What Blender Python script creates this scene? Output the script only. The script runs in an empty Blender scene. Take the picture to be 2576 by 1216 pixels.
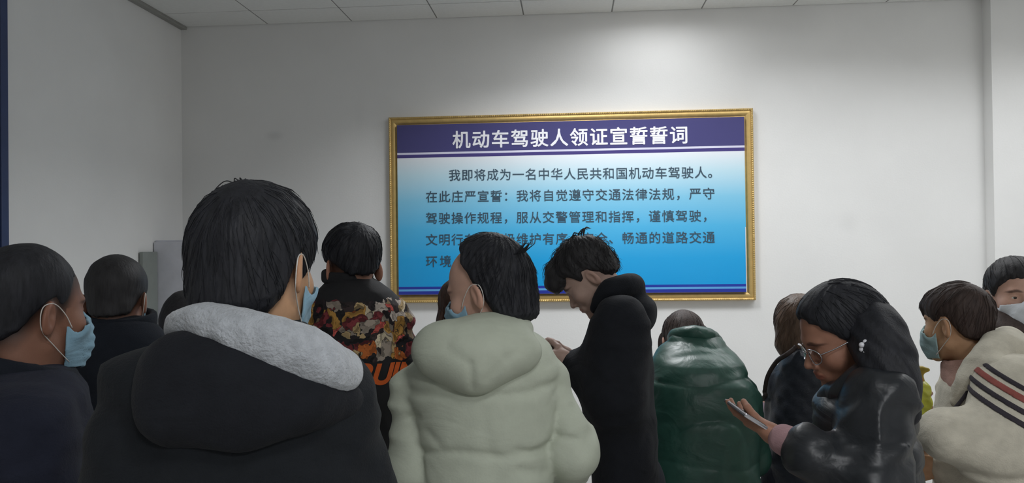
import bpy, bmesh, math, random
import numpy as np
from math import sin, cos, pi, radians, sqrt
from mathutils import Vector, Matrix

# ------------------------------------------------------------------ camera, light, exposure
SC = bpy.context.scene
COL = SC.collection
FPX, CX, CY = 1950.0, 1288.0, 608.0
YAW, PITCH, ROLL = -0.0754, 0.0096, -0.0126
CAMZ = 1.6
F_ = np.array([sin(YAW)*cos(PITCH), cos(YAW)*cos(PITCH), sin(PITCH)])
R0 = np.array([cos(YAW), -sin(YAW), 0.0]); U0 = np.cross(R0, F_)
R_ = R0*cos(ROLL)+U0*sin(ROLL); U_ = -R0*sin(ROLL)+U0*cos(ROLL)
CAM = np.array([0.0, 0.0, CAMZ])
cd = bpy.data.cameras.new('camera'); cam = bpy.data.objects.new('camera', cd); COL.objects.link(cam)
cd.sensor_width = 36.0; cd.lens = FPX/2576.0*36.0; cd.clip_start = 0.05
cam.matrix_world = Matrix(((R_[0], U_[0], -F_[0], 0), (R_[1], U_[1], -F_[1], 0), (R_[2], U_[2], -F_[2], CAMZ), (0, 0, 0, 1)))
SC.camera = cam
SC.view_settings.view_transform = 'Standard'; SC.view_settings.look = 'None'
SC.view_settings.gamma = 1.0; SC.view_settings.use_curve_mapping = False
SC.view_settings.exposure = 0.1
SC.cycles.use_denoising = True
SC.cycles.max_bounces = 8
wd = bpy.data.worlds.new('world'); SC.world = wd; wd.use_nodes = True
wd.node_tree.nodes['Background'].inputs[0].default_value = (.75, .85, 1, 1)
wd.node_tree.nodes['Background'].inputs[1].default_value = 0.3

W = 5.289            # distance of the end wall
XL, XR = -2.7336, 3.55
CEIL = 3.2012
YB = -4.2
TX, TD, TS = -2.1006, 0.3082, 0.6    # ceiling grid: first line, first row depth, module

def lamp(name, loc, sx, sy, watt, col=(1, .97, .93), spread=180, rot=(0, 0, 0)):
    l = bpy.data.lights.new(name, 'AREA'); l.shape = 'RECTANGLE'; l.size = sx; l.size_y = sy
    l.energy = watt; l.color = col; l.spread = radians(spread)
    o = bpy.data.objects.new(name, l); COL.objects.link(o); o.location = loc; o.rotation_euler = rot
    return o

LAMPS = [  # ceiling lamps, most of them added fill: x, y, watts, louvre spread
    (TX+(k+.5)*TS, W-TD-(r+.5)*TS, w, s) for k, r, w, s in
    ((4, 0, 5.5, 170), (3, 1, 25, 140), (5, 1, 5, 150), (6, 1, 9, 150), (8, 1, 6.5, 150), (8, 2, 12, 150), (4, 8, 12, 150), (5, 11, 62, 165))]  # first and last inferred; those between added to fit wall and figure brightness
LCOL = (.96, .98, 1.0)
for i, (x, y, w, s) in enumerate(LAMPS):
    lamp('ceiling_lamp_light', (x, y, CEIL-.034), .50, .50, w, LCOL, s)

# ------------------------------------------------------------------ helpers
def lin(r, g, b):
    f = lambda c: (c/255/12.92) if c/255 <= .04045 else ((c/255+.055)/1.055)**2.4
    return (f(r), f(g), f(b), 1.0)

def pix_ray(x, y):
    return F_+(x-CX)/FPX*R_-(y-CY)/FPX*U_
def on_y(x, y, Y):
    d = pix_ray(x, y); return CAM+d*(Y/d[1])
def on_x(x, y, X):
    d = pix_ray(x, y); return CAM+d*(X/d[0])

def material(name, color, rough=.7, spec=.4, metal=0.0, sheen=0.0, noise=0.06, nscale=12, bump=0.0, bscale=60,
             coat=0.0, sss=0.0, attr=None, stretch=None, wr=0.0):
    m = bpy.data.materials.new(name); m.use_nodes = True
    nt = m.node_tree; b = nt.nodes['Principled BSDF']; L = nt.links.new
    b.inputs['Roughness'].default_value = rough; b.inputs['Metallic'].default_value = metal
    b.inputs['Specular IOR Level'].default_value = spec
    b.inputs['Sheen Weight'].default_value = sheen
    b.inputs['Coat Weight'].default_value = coat
    if sss:
        b.inputs['Subsurface Weight'].default_value = sss
        b.inputs['Subsurface Radius'].default_value = (.01, .004, .002)
        b.inputs['Subsurface Scale'].default_value = .6
    tc = nt.nodes.new('ShaderNodeTexCoord'); src = tc.outputs['Object']
    if stretch:
        mp = nt.nodes.new('ShaderNodeMapping'); mp.inputs['Scale'].default_value = stretch
        L(src, mp.inputs['Vector']); src = mp.outputs[0]
    n = nt.nodes.new('ShaderNodeTexNoise'); n.inputs['Scale'].default_value = nscale; n.inputs['Detail'].default_value = 4
    L(src, n.inputs['Vector'])
    mr = nt.nodes.new('ShaderNodeMapRange'); mr.inputs['From Min'].default_value = .3; mr.inputs['From Max'].default_value = .7
    mr.inputs['To Min'].default_value = 1-noise; mr.inputs['To Max'].default_value = 1+noise
    L(n.outputs['Fac'], mr.inputs['Value'])
    mx = nt.nodes.new('ShaderNodeMix'); mx.data_type = 'RGBA'; mx.blend_type = 'MULTIPLY'; mx.inputs['Factor'].default_value = 1
    if attr:
        a = nt.nodes.new('ShaderNodeAttribute'); a.attribute_name = attr; L(a.outputs['Color'], mx.inputs['A'])
    else:
        mx.inputs['A'].default_value = color
    cb = nt.nodes.new('ShaderNodeCombineXYZ')
    for k in range(3): L(mr.outputs[0], cb.inputs[k])
    L(cb.outputs[0], mx.inputs['B']); L(mx.outputs['Result'], b.inputs['Base Color'])
    if bump:
        n2 = nt.nodes.new('ShaderNodeTexNoise'); n2.inputs['Scale'].default_value = bscale; n2.inputs['Detail'].default_value = 3
        L(src, n2.inputs['Vector'])
        bp = nt.nodes.new('ShaderNodeBump'); bp.inputs['Strength'].default_value = bump; bp.inputs['Distance'].default_value = .004
        L(n2.outputs['Fac'], bp.inputs['Height']); L(bp.outputs[0], b.inputs['Normal'])
        if wr:      # soft creases of the cloth
            n3 = nt.nodes.new('ShaderNodeTexNoise'); n3.inputs['Scale'].default_value = 7; n3.inputs['Detail'].default_value = 4; n3.inputs['Distortion'].default_value = 1.2
            n3.inputs['Roughness'].default_value = .45
            m3 = nt.nodes.new('ShaderNodeMapping'); m3.inputs['Scale'].default_value = (1, 1, 1.7); L(tc.outputs['Object'], m3.inputs['Vector']); L(m3.outputs[0], n3.inputs['Vector'])
            b3 = nt.nodes.new('ShaderNodeBump'); b3.inputs['Strength'].default_value = wr; b3.inputs['Distance'].default_value = .03
            L(n3.outputs['Fac'], b3.inputs['Height']); L(b3.outputs[0], bp.inputs['Normal'])
    return m

def mesh_obj(name, V, Fc, mat=None, parent=None, smooth=False, loc=None):
    me = bpy.data.meshes.new(name)
    V = np.asarray(V, dtype=np.float32)
    if isinstance(Fc, np.ndarray):
        k = Fc.shape[1]; n = len(Fc)
        me.vertices.add(len(V)); me.vertices.foreach_set('co', V.ravel())
        me.loops.add(n*k); me.loops.foreach_set('vertex_index', Fc.astype(np.int32).ravel())
        me.polygons.add(n); me.polygons.foreach_set('loop_start', np.arange(0, n*k, k, dtype=np.int32))
        me.polygons.foreach_set('loop_total', np.full(n, k, dtype=np.int32))
        me.update(calc_edges=True); me.validate()
    else:
        me.from_pydata([tuple(map(float, v)) for v in V], [], Fc); me.update()
    if smooth: me.polygons.foreach_set('use_smooth', np.ones(len(me.polygons), dtype=bool))
    if mat: me.materials.append(mat)
    o = bpy.data.objects.new(name, me); COL.objects.link(o)
    if parent: o.parent = parent
    if loc is not None: o.location = loc
    return o

def bm_obj(name, bm, mat=None, parent=None, smooth=False, loc=None):
    bmesh.ops.recalc_face_normals(bm, faces=bm.faces)
    me = bpy.data.meshes.new(name); bm.to_mesh(me); bm.free()
    if smooth: me.polygons.foreach_set('use_smooth', np.ones(len(me.polygons), dtype=bool))
    if mat: me.materials.append(mat)
    o = bpy.data.objects.new(name, me); COL.objects.link(o)
    if parent: o.parent = parent
    if loc is not None: o.location = loc
    return o

def bx(bm, lo, hi, bev=0.0, M=None):
    r = bmesh.ops.create_cube(bm, size=1.0)
    vs = r['verts']
    for v in vs:
        v.co = Vector([(lo[k]+hi[k])/2+v.co[k]*(hi[k]-lo[k]) for k in range(3)])
    if bev:
        es = list({e for v in vs for e in v.link_edges})
        r2 = bmesh.ops.bevel(bm, geom=es, offset=bev, segments=2, affect='EDGES', profile=.5)
        vs = [v for v in bm.verts if v in set(r2['verts'])] if M else vs
    if M:
        for v in vs: v.co = M @ v.co

def tag(o, label=None, cat=None, group=None, kind=None):
    if label: o['label'] = label
    if cat: o['category'] = cat
    if group: o['group'] = group
    if kind: o['kind'] = kind
    return o

def tube(pts, r, sides=8, closed=False):
    """swept tube; r scalar or list"""
    pts = np.asarray(pts, float); n = len(pts)
    r = np.full(n, r) if np.isscalar(r) else np.asarray(r, float)
    T = np.gradient(pts, axis=0); T /= np.linalg.norm(T, axis=1)[:, None]+1e-9
    up = np.array([0, 0, 1.0]) if abs(T[0][2]) < .9 else np.array([1.0, 0, 0])
    V = []
    N = up
    for i in range(n):
        N = N-T[i]*(N@T[i]); N /= np.linalg.norm(N)+1e-9
        B = np.cross(T[i], N)
        for k in range(sides):
            a = 2*pi*k/sides; V.append(pts[i]+r[i]*(cos(a)*N+sin(a)*B))
    Q = []
    for i in range(n-1):
        for k in range(sides):
            a = i*sides+k; b = i*sides+(k+1) % sides
            Q.append((a, b, b+sides, a+sides))
    V = np.array(V)
    if not closed:
        c0 = len(V); V = np.vstack([V, pts[0], pts[-1]])
        for k in range(sides):
            Q.append((c0, (k+1) % sides, k, k)); a = (n-1)*sides
            Q.append((c0+1, a+k, a+(k+1) % sides, a+(k+1) % sides))
    return V, Q
def clean(Q): return [tuple(dict.fromkeys(q)) for q in Q]
def spline(pts, n=8):
    P = np.asarray(pts, float); P = np.vstack([2*P[0]-P[1], P, 2*P[-1]-P[-2]]); out = []
    for i in range(1, len(P)-2):
        for t in np.linspace(0, 1, n, endpoint=False):
            a, b, c, d = P[i-1:i+3]
            out.append(.5*((2*b)+(-a+c)*t+(2*a-5*b+4*c-d)*t*t+(-a+3*b-3*c+d)*t**3))
    out.append(P[-2]); return np.array(out)
def tubes_obj(name, lst, r, mat, parent=None, sides=6):
    V = []; Q = []
    for p in lst:
        v, q = tube(p, r, sides); o = sum(len(a) for a in V); V.append(v); Q += [tuple(i+o for i in f) for f in clean(q)]
    return mesh_obj(name, np.vstack(V), Q, mat, parent, True)

# ------------------------------------------------------------------ room shell
def wall_material(name, color, stains):
    m = material(name, color, rough=.75, spec=.25, noise=.025, nscale=2.2, bump=.12, bscale=90)
    nt = m.node_tree; L = nt.links.new; b = nt.nodes['Principled BSDF']
    src = b.inputs['Base Color'].links[0].from_socket
    geo = nt.nodes.new('ShaderNodeNewGeometry')
    for (c, r, k) in stains:     # scuffs with an own soft outline, in room coordinates
        mp = nt.nodes.new('ShaderNodeMapping'); mp.inputs['Location'].default_value = [-c[i]/r[i] for i in range(3)]
        mp.inputs['Scale'].default_value = [1/r[i] for i in range(3)]
        L(geo.outputs['Position'], mp.inputs['Vector'])
        ln = nt.nodes.new('ShaderNodeVectorMath'); ln.operation = 'LENGTH'; L(mp.outputs[0], ln.inputs[0])
        mr = nt.nodes.new('ShaderNodeMapRange'); mr.interpolation_type = 'SMOOTHSTEP'
        mr.inputs['From Min'].default_value = 0; mr.inputs['From Max'].default_value = 1
        mr.inputs['To Min'].default_value = 1-k; mr.inputs['To Max'].default_value = 1
        L(ln.outputs['Value'], mr.inputs['Value'])
        vm = nt.nodes.new('ShaderNodeVectorMath'); vm.operation = 'SCALE'
        L(src, vm.inputs[0]); L(mr.outputs[0], vm.inputs['Scale']); src = vm.outputs[0]
    L(src, b.inputs['Base Color'])
    return m

st = [(on_y(690, 342, W), (.09, .3, .05), .12), (on_y(2135, 560, W), (.10, .3, .11), .05), (on_y(2080, 150, W), (.25, .3, .1), .02),
      (on_y(905, 300, W), (.06, .3, .2), .02)]
M_wall = wall_material('wall_paint', (.80, .80, .79, 1), st)
M_ceil = material('ceiling_tile', (.80, .81, .79, 1), rough=.85, spec=.2, noise=.02, nscale=40, bump=.35, bscale=220)
M_gap = material('ceiling_grid', (.26, .26, .25, 1), rough=.6)
M_trim = material('grey_trim', (.30, .30, .28, 1), rough=.6)
M_floor = material('floor_tile', (.42, .41, .39, 1), rough=.25, noise=.05, nscale=3)

def slab(name, lo, hi, mat, kind='structure'):
    bm = bmesh.new(); bx(bm, lo, hi); o = bm_obj(name, bm, mat); o['kind'] = kind; return o
T_ = .12
slab('floor', (XL-T_, YB-T_, -.1), (XR+T_, W+T_, 0), M_floor)
slab('wall_back', (XL-T_, W, 0), (XR+T_, W+T_, CEIL+.1), M_wall)
slab('wall_right', (XR, YB, 0), (XR+T_, W, CEIL+.1), M_wall)
slab('wall_rear', (XL-T_, YB-T_, 0), (XR+T_, YB, CEIL+.1), M_wall)
# left wall with the door opening whose frame edge just enters the picture
DY1 = on_x(7, 300, XL)[1]; DY0 = DY1-1.0
bm = bmesh.new()
bx(bm, (XL-T_, DY1, 0), (XL, W, CEIL+.1)); bx(bm, (XL-T_, YB, 0), (XL, DY0, CEIL+.1)); bx(bm, (XL-T_, DY0, 2.9), (XL, DY1, CEIL+.1))
o = bm_obj('wall_left', bm, M_wall); o['kind'] = 'structure'
M_door = material('blue_door_paint', lin(52, 66, 104), rough=.5)
bm = bmesh.new()
bx(bm, (XL-T_, DY1-.05, 0), (XL+.03, DY1, 2.9), .004); bx(bm, (XL-T_, DY0, 0), (XL+.03, DY0+.05, 2.9), .004)
bx(bm, (XL-T_, DY0+.05, 2.84), (XL+.03, DY1-.05, 2.9), .004)
dr = bm_obj('door_1', bm, M_door); dr['kind'] = 'structure'
bm = bmesh.new(); bx(bm, (XL-.09, DY0+.052, .01), (XL-.05, DY1-.052, 2.83), .003)
bm_obj('door_leaf', bm, M_door, dr)
# pilaster in the right corner
PX0 = on_y(2475, 300, W)[0]
slab('wall_pilaster', (PX0, W-.105, 0), (XR, W, CEIL+.05), M_wall)
# ceiling: tiles bedded between grid lines, one mesh; grid bars and the perimeter strip
bm = bmesh.new()
bx(bm, (XL-T_, YB-T_, CEIL+.014), (XR+T_, W+T_, CEIL+.1))
xs = [XL+.04]+[TX+k*TS for k in range(0, 10) if TX+k*TS < XR-.05]+[XR]
ys = [W]+[W-TD-k*TS for k in range(0, 16) if W-TD-k*TS > YB]+[YB]
lampcells = {(round(x, 2), round(y, 2)) for x, y, w, s in LAMPS}
g = .0045
for i in range(len(xs)-1):
    for j in range(len(ys)-1):
        c = (round((xs[i]+xs[i+1])/2, 2), round((ys[j]+ys[j+1])/2, 2))
        if c in lampcells: continue
        bx(bm, (xs[i]+g, ys[j+1]+g, CEIL), (xs[i+1]-g, ys[j]-g, CEIL+.013), .0025)
o = bm_obj('ceiling', bm, M_ceil); o['kind'] = 'structure'
bm = bmesh.new()
for x in xs[1:-1]: bx(bm, (x-.009, YB, CEIL+.003), (x+.009, W, CEIL+.012))
for y in ys[1:-1]: bx(bm, (XL, y-.006, CEIL+.0035), (XR, y+.006, CEIL+.0115))
o = bm_obj('trim_1', bm, M_gap); o['kind'] = 'structure'
bm = bmesh.new(); bx(bm, (XL, YB, CEIL-.02), (XL+.045, W, CEIL+.006), .004)
o = bm_obj('trim_2', bm, M_trim); o['kind'] = 'structure'
# grille lamps out of frame; most are added to brighten walls and figures
M_lampf = material('lamp_housing', (.8, .8, .8, 1), rough=.35, metal=.6)
M_glow = bpy.data.materials.new('lamp_tube'); M_glow.use_nodes = True
e = M_glow.node_tree.nodes['Principled BSDF']; e.inputs['Emission Color'].default_value = (1, .98, .95, 1); e.inputs['Emission Strength'].default_value = 1.2
for i, (x, y, w, s) in enumerate(LAMPS):
    rt = bpy.data.objects.new('ceiling_lamp', None); COL.objects.link(rt); rt.location = (x, y, CEIL)
    tag(rt, 'square grille lamp in the ceiling '+['nearest the wall sign', 'above the left half of the wall sign, added fill', 'above the title end of the wall sign, added fill', 'just right of the wall sign, added fill',
             'nearest the right pilaster, added fill', 'one row out from the right pilaster, added fill', 'above the camera, added fill for the backs', 'behind the camera'][i], 'ceiling lamp', 'grille lamps in the ceiling')
    bm = bmesh.new()
    for a, b in (((-.29, -.29), (.29, -.262)), ((-.29, .262), (.29, .29)), ((-.29, -.262), (-.262, .262)), ((.262, -.262), (.29, .262))):
        bx(bm, (a[0], a[1], -.004), (b[0], b[1], .012))
    bm_obj('frame', bm, M_lampf, rt)
    bm = bmesh.new(); bx(bm, (-.262, -.262, -.030), (.262, .262, .012), .004); bm_obj('diffuser', bm, M_glow, rt)  # hung below the ceiling so its glowing sides brighten nearby tiles

# ------------------------------------------------------------------ sign board
SY = W-.05
M_gold = material('gilt_moulding', lin(204, 174, 112), rough=.46, metal=.55, noise=.08, nscale=30)
sx0, sx1, sz0, sz1 = -1.2403, 1.2219, CAMZ-.3613, CAMZ+.9177
sign = bpy.data.objects.new('wall_sign', None); COL.objects.link(sign); sign.location = ((sx0+sx1)/2, W, sz0)
tag(sign, 'large blue and white gold-framed notice board of Chinese text on the back wall', 'sign')
def S(v): return np.asarray(v, float)-np.array([(sx0+sx1)/2, W, sz0])
fw = .0625
# profile (inset from outer edge, depth out of the wall)
prof = [(0, 0), (0, .030), (.003, .036), (.008, .040), (.014, .038), (.017, .033), (.026, .036), (.036, .036), (.046, .031), (.052, .026), (.056, .027), (.060, .024), (fw, .018), (fw, 0)]
def rail(P0, P1, inn):   # mitred rail along P0->P1, inn = inward unit (x,z)
    V = []; Q = []
    Ltot = np.linalg.norm(np.array(P1)-P0); d = (np.array(P1)-P0)/Ltot
    n = int(Ltot/.0035)
    for i in range(n+1):
        for k, (a, h) in enumerate(prof):
            s0, s1 = a, Ltot-a
            s = s0+(s1-s0)*i/n
            bead = .0035*max(0, sin(2*pi*(s+h*.3)/.0145)) if k in (2, 3, 4) else 0
            p = np.array(P0)+d*s+np.array(inn)*(a-(bead*.6 if k in (2, 3) else 0))
            V.append((p[0], W-.012-h-bead+.012, p[1]))
    m = len(prof)
    for i in range(n):
        for k in range(m-1):
            a = i*m+k; Q.append((a, a+1, a+1+m, a+m))
    Q.append(tuple(range(m))); Q.append(tuple(reversed(range(n*m, n*m+m))))
    return V, Q
for P0, P1, inn in (((sx0, sz1), (sx1, sz1), (0, -1)), ((sx1, sz0), (sx0, sz0), (0, 1)), ((sx0, sz0), (sx0, sz1), (1, 0)), ((sx1, sz1), (sx1, sz0), (-1, 0))):
    V, Q = rail(P0, P1, inn)
    o = mesh_obj('frame_rail', S(V), Q, M_gold, sign, True)
    md = o.modifiers.new('n', 'EDGE_SPLIT'); md.split_angle = radians(50)
ix0, ix1, iz0, iz1 = sx0+fw, sx1-fw, sz0+fw-.006, sz1-fw+.004
# printed panel: header, rule, gradient, bottom stripes are its print
m = bpy.data.materials.new('printed_panel'); m.use_nodes = True; nt = m.node_tree; L = nt.links.new; b = nt.nodes['Principled BSDF']
tc = nt.nodes.new('ShaderNodeTexCoord'); sp = nt.nodes.new('ShaderNodeSeparateXYZ'); L(tc.outputs['Generated'], sp.inputs[0])
cr = nt.nodes.new('ShaderNodeValToRGB'); L(sp.outputs['Z'], cr.inputs['Fac'])
Hh = iz1-iz0
zpx = lambda y: (on_y(1003+(y-318)*.0095, y, SY)[2]-iz0)/Hh
stops = [(0, lin(48, 62, 160)), (.016, lin(100, 170, 225)), (.031, lin(45, 65, 165)), (.046, lin(34, 160, 226)), (.20, lin(42, 166, 228)), (.38, lin(84, 184, 232)),
         (.55, lin(135, 203, 234)), (.70, lin(196, 227, 240)), (.80, lin(232, 238, 244)), (zpx(399), lin(78, 70, 130)), (zpx(391.5), lin(222, 222, 240)), (zpx(385.5), lin(78, 76, 126))]
while len(cr.color_ramp.elements) < len(stops): cr.color_ramp.elements.new(.5)
for el, (p, c) in zip(cr.color_ramp.elements, sorted(stops)): el.position = p; el.color = c
# hard bands: stops at band edges are constant, the gradient is linear -> mix of two ramps
cr2 = nt.nodes.new('ShaderNodeValToRGB'); L(sp.outputs['Z'], cr2.inputs['Fac'])
g2 = [s for s in stops if .046 <= s[0] <= .80]+[(1, lin(232, 238, 244))]
while len(cr2.color_ramp.elements) < len(g2): cr2.color_ramp.elements.new(.5)
for el, (p, c) in zip(cr2.color_ramp.elements, g2): el.position = p; el.color = c
cr.color_ramp.interpolation = 'CONSTANT'
def step(th, gt=True):
    n = nt.nodes.new('ShaderNodeMath'); n.operation = 'GREATER_THAN' if gt else 'LESS_THAN'; L(sp.outputs['Z'], n.inputs[0]); n.inputs[1].default_value = th; return n.outputs[0]
mn = nt.nodes.new('ShaderNodeMath'); mn.operation = 'MAXIMUM'; L(step(zpx(399)), mn.inputs[0]); L(step(.046, False), mn.inputs[1])
mx = nt.nodes.new('ShaderNodeMix'); mx.data_type = 'RGBA'; L(mn.outputs[0], mx.inputs['Factor']); L(cr2.outputs[0], mx.inputs['A']); L(cr.outputs[0], mx.inputs['B'])
L(mx.outputs['Result'], b.inputs['Base Color']); b.inputs['Roughness'].default_value = .22; b.inputs['Specular IOR Level'].default_value = .35
b.inputs['Coat Weight'].default_value = 0
bm = bmesh.new(); lo = S((ix0, SY, iz0)); hi = S((ix1, W-.004, iz1)); bx(bm, lo, hi)
bm_obj('printed_panel', bm, m, sign)
M_edge = material('white_edge', (.85, .85, .86, 1))
bm = bmesh.new(); bx(bm, S((ix1-.004, SY-.003, iz0)), S((ix1, SY, iz0+.43))); bm_obj('panel_edge', bm, M_edge, sign)

M_tw = material('white_lettering', (.9, .9, .95, 1), rough=.4)
M_tg = material('grey_lettering', lin(64, 84, 100), rough=.45)
def text_line(name, s, xl, xr, yl, yr, glyph_px, mat, bold):
    """glyph row whose first and last character boxes span the pixels xl..xr on the board"""
    A = on_y(xl, yl, SY); B = on_y(xr, yr, SY)
    em = glyph_px/.92*SY/FPX
    cu = bpy.data.curves.new(name, 'FONT'); cu.body = s; cu.size = em; cu.extrude = .0012
    n = len(s)
    cu.resolution_u = 3
    t = bpy.data.objects.new(name, cu); COL.objects.link(t)
    bpy.context.view_layer.update()
    dg = bpy.context.evaluated_depsgraph_get()
    me = bpy.data.meshes.new_from_object(t.evaluated_get(dg))
    bpy.data.objects.remove(t)
    V = np.array([v.co for v in me.vertices])
    # spread to the measured pitch: x scaled, glyph height kept
    x0, x1 = V[:, 0].min(), V[:, 0].max(); z0, z1 = V[:, 1].min(), V[:, 1].max()
    adv = em
    ci = np.clip(np.floor(V[:, 0]/adv), 0, n-1)
    pitch = ((B[0]-A[0])-(x1-x0))/(n-1) if n > 1 else 0   # extra per character
    Z = V[:, 1]-.38*em
    X = A[0]+V[:, 0]-x0+ci*pitch
    zz = np.interp(X, [A[0], B[0]], [A[2], B[2]])
    P = np.stack([X, SY-.0012-V[:, 2], zz+Z], 1)
    P = S(P)
    me.vertices.foreach_set('co', P.astype(np.float32).ravel()); me.update()
    if bold:                                   # heavier strokes: the glyphs laid over themselves in a small ring
        bm = bmesh.new(); w_ = bold*em
        for k in range(8):
            n0 = len(bm.verts); bm.from_mesh(me); bm.verts.ensure_lookup_table()
            for v in bm.verts[n0:]: v.co += Vector((w_*cos(k*pi/4), -.00002*k, w_*sin(k*pi/4)))
        bm.to_mesh(me); bm.free()
    me.materials.clear(); me.materials.append(mat)
    o = bpy.data.objects.new(name, me); COL.objects.link(o); o.parent = sign
    return o
text_line('title_lettering', '机动车驾驶人领证宣誓誓词', 1139, 1728, 352, 339, 43, M_tw, .018)
text_line('text_line', '我即将成为一名中华人民共和国机动车驾驶人。', 1130, 1791, 441, 433.5, 28.5, M_tg, .006)
text_line('text_line', '在此庄严宣誓：我将自觉遵守交通法律法规，严守', 1072, 1797, 495.5, 487, 28.5, M_tg, .006)
text_line('text_line', '驾驶操作规程，服从交警管理和指挥，谨慎驾驶，', 1072, 1777, 549.5, 543, 28.5, M_tg, .006)
text_line('text_line', '文明行车，积极维护有序、安全、畅通的道路交通', 1072, 1798, 603.5, 597, 28.5, M_tg, .006)
text_line('text_line', '环境。', 1072, 1152, 658, 657, 28.5, M_tg, .006)

# ------------------------------------------------------------------ white cabinet in the left corner
cx0, cy0, cz1 = XL+.004, on_x(384, 605, XL)[1], 1.686
cab = bpy.data.objects.new('filing_cabinet', None); COL.objects.link(cab); cab.location = (cx0, cy0, 0)
tag(cab, 'plain pale grey cabinet standing in the left room corner behind the crowd', 'cabinet')
M_cab = material('cabinet_paint', lin(205, 206, 214), rough=.45)
M_met = material('brushed_metal', (.5, .5, .5, 1), rough=.3, metal=.9)
cw, cdp = .80, W-.006-cy0
bm = bmesh.new(); bx(bm, (0, .02, .06), (cw, cdp, cz1), .004); bx(bm, (.02, .04, 0), (cw-.02, cdp-.02, .06)); bm_obj('body', bm, M_cab, cab)
for s in (0, 1):
    bm = bmesh.new(); bx(bm, (.003+s*cw/2, 0, .075), (cw/2-.003+s*cw/2, .02, cz1-.012), .003); d = bm_obj('door', bm, M_cab, cab)
    bm = bmesh.new(); hx = cw/2+(-.05 if s == 0 else .05); bx(bm, (hx-.008, -.02, .85), (hx+.008, 0, 1.0), .004); bm_obj('handle', bm, M_met, d)
M_strip = material('dark_strip_grey', lin(136, 142, 138), rough=.6)
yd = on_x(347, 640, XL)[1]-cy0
bm = bmesh.new(); bx(bm, (.004, yd, .09), (.030, -.002, cz1-.075), .004); sd = bm_obj('dark_strip', bm, M_strip, cab); sd['label'] = 'dark grey strip on the left wall'  # flat dark grey slab along the left wall beside the cabinet

# ------------------------------------------------------------------ figures: signed-distance modelling + surface nets
f32 = np.float32
CORN = [(i, j, k) for i in (0, 1) for j in (0, 1) for k in (0, 1)]
EDG = [(a, b) for a in CORN for b in CORN if sum(abs(a[i]-b[i]) for i in range(3)) == 1 and a < b]
def nets(D, lo, h):
    s = D < 0; nx, ny, nz = D.shape
    c = np.zeros((nx-1, ny-1, nz-1), np.int8)
    for i, j, k in CORN: c += s[i:nx-1+i, j:ny-1+j, k:nz-1+k]
    act = (c > 0) & (c < 8)
    ii = np.argwhere(act); idx = np.full(act.shape, -1, np.int32); idx[act] = np.arange(len(ii), dtype=np.int32)
    pos = np.zeros((len(ii), 3)); cnt = np.zeros(len(ii))
    for a, b in EDG:
        da = D[ii[:, 0]+a[0], ii[:, 1]+a[1], ii[:, 2]+a[2]]; db = D[ii[:, 0]+b[0], ii[:, 1]+b[1], ii[:, 2]+b[2]]
        m = (da < 0) != (db < 0)
        t = (da/(da-db+1e-12))[m]
        pos[m] += np.array(a)+t[:, None]*(np.array(b)-np.array(a)); cnt[m] += 1
    pos /= np.maximum(cnt, 1)[:, None]
    V = np.asarray(lo)+(ii+pos)*h
    Q = []
    for ax in range(3):
        sl0 = [slice(1, -1)]*3; sl1 = [slice(1, -1)]*3
        sl0[ax] = slice(0, -1); sl1[ax] = slice(1, None)
        # edges along ax at interior grid lines
        A = s[tuple(sl0)]; B = s[tuple(sl1)]
        e = np.argwhere(A != B); 
        if not len(e): continue
        inside = A[e[:, 0], e[:, 1], e[:, 2]]
        off = np.array([1, 1, 1]); off[ax] = 0
        base = e+off
        u, v = (ax+1) % 3, (ax+2) % 3
        def cell(du, dv):
            q = base.copy(); q[:, u] += du; q[:, v] += dv
            return idx[q[:, 0], q[:, 1], q[:, 2]]
        q = np.stack([cell(-1, -1), cell(0, -1), cell(0, 0), cell(-1, 0)], 1)
        q[~inside] = q[~inside][:, ::-1]
        Q.append(q)
    return V, np.concatenate(Q)
def grid_nets(fn, lo, hi, h):
    lo = np.asarray(lo, float); hi = np.asarray(hi, float)
    ax = [np.arange(lo[k], hi[k]+h, h, dtype=f32) for k in range(3)]
    P = np.meshgrid(*ax, indexing='ij')
    return nets(fn(P).astype(f32), lo, h)
def su(a, b, k):
    h = np.maximum(k-np.abs(a-b), 0)/k
    return np.minimum(a, b)-h*h*k*.25
def si(a, b, k): return -su(-a, -b, k)
def ss(a, b, k): return si(a, -b, k)
def ell(p, c, r):
    x, y, z = (p[0]-c[0])/r[0], (p[1]-c[1])/r[1], (p[2]-c[2])/r[2]
    k0 = np.sqrt(x*x+y*y+z*z); k1 = np.sqrt((x/r[0])**2+(y/r[1])**2+(z/r[2])**2)+1e-6
    return k0*(k0-1)/k1
def cone(p, a, b, ra, rb):
    ab = [b[i]-a[i] for i in range(3)]; L2 = sum(t*t for t in ab)+1e-9
    q = [p[i]-a[i] for i in range(3)]
    t = np.clip((q[0]*ab[0]+q[1]*ab[1]+q[2]*ab[2])/L2, 0, 1)
    return np.sqrt((q[0]-t*ab[0])**2+(q[1]-t*ab[1])**2+(q[2]-t*ab[2])**2)-(ra+(rb-ra)*t)
def chain(p, pts, rs, k=.015):
    d = None
    for i in range(len(pts)-1):
        e = cone(p, pts[i], pts[i+1], rs[i], rs[i+1]); d = e if d is None else su(d, e, k)
    return d
def rbox(p, c, h, r):
    q = [np.abs(p[i]-c[i])-(h[i]-r) for i in range(3)]
    return np.sqrt(sum(np.maximum(t, 0)**2 for t in q))+np.minimum(np.maximum(np.maximum(q[0], q[1]), q[2]), 0)-r
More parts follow.
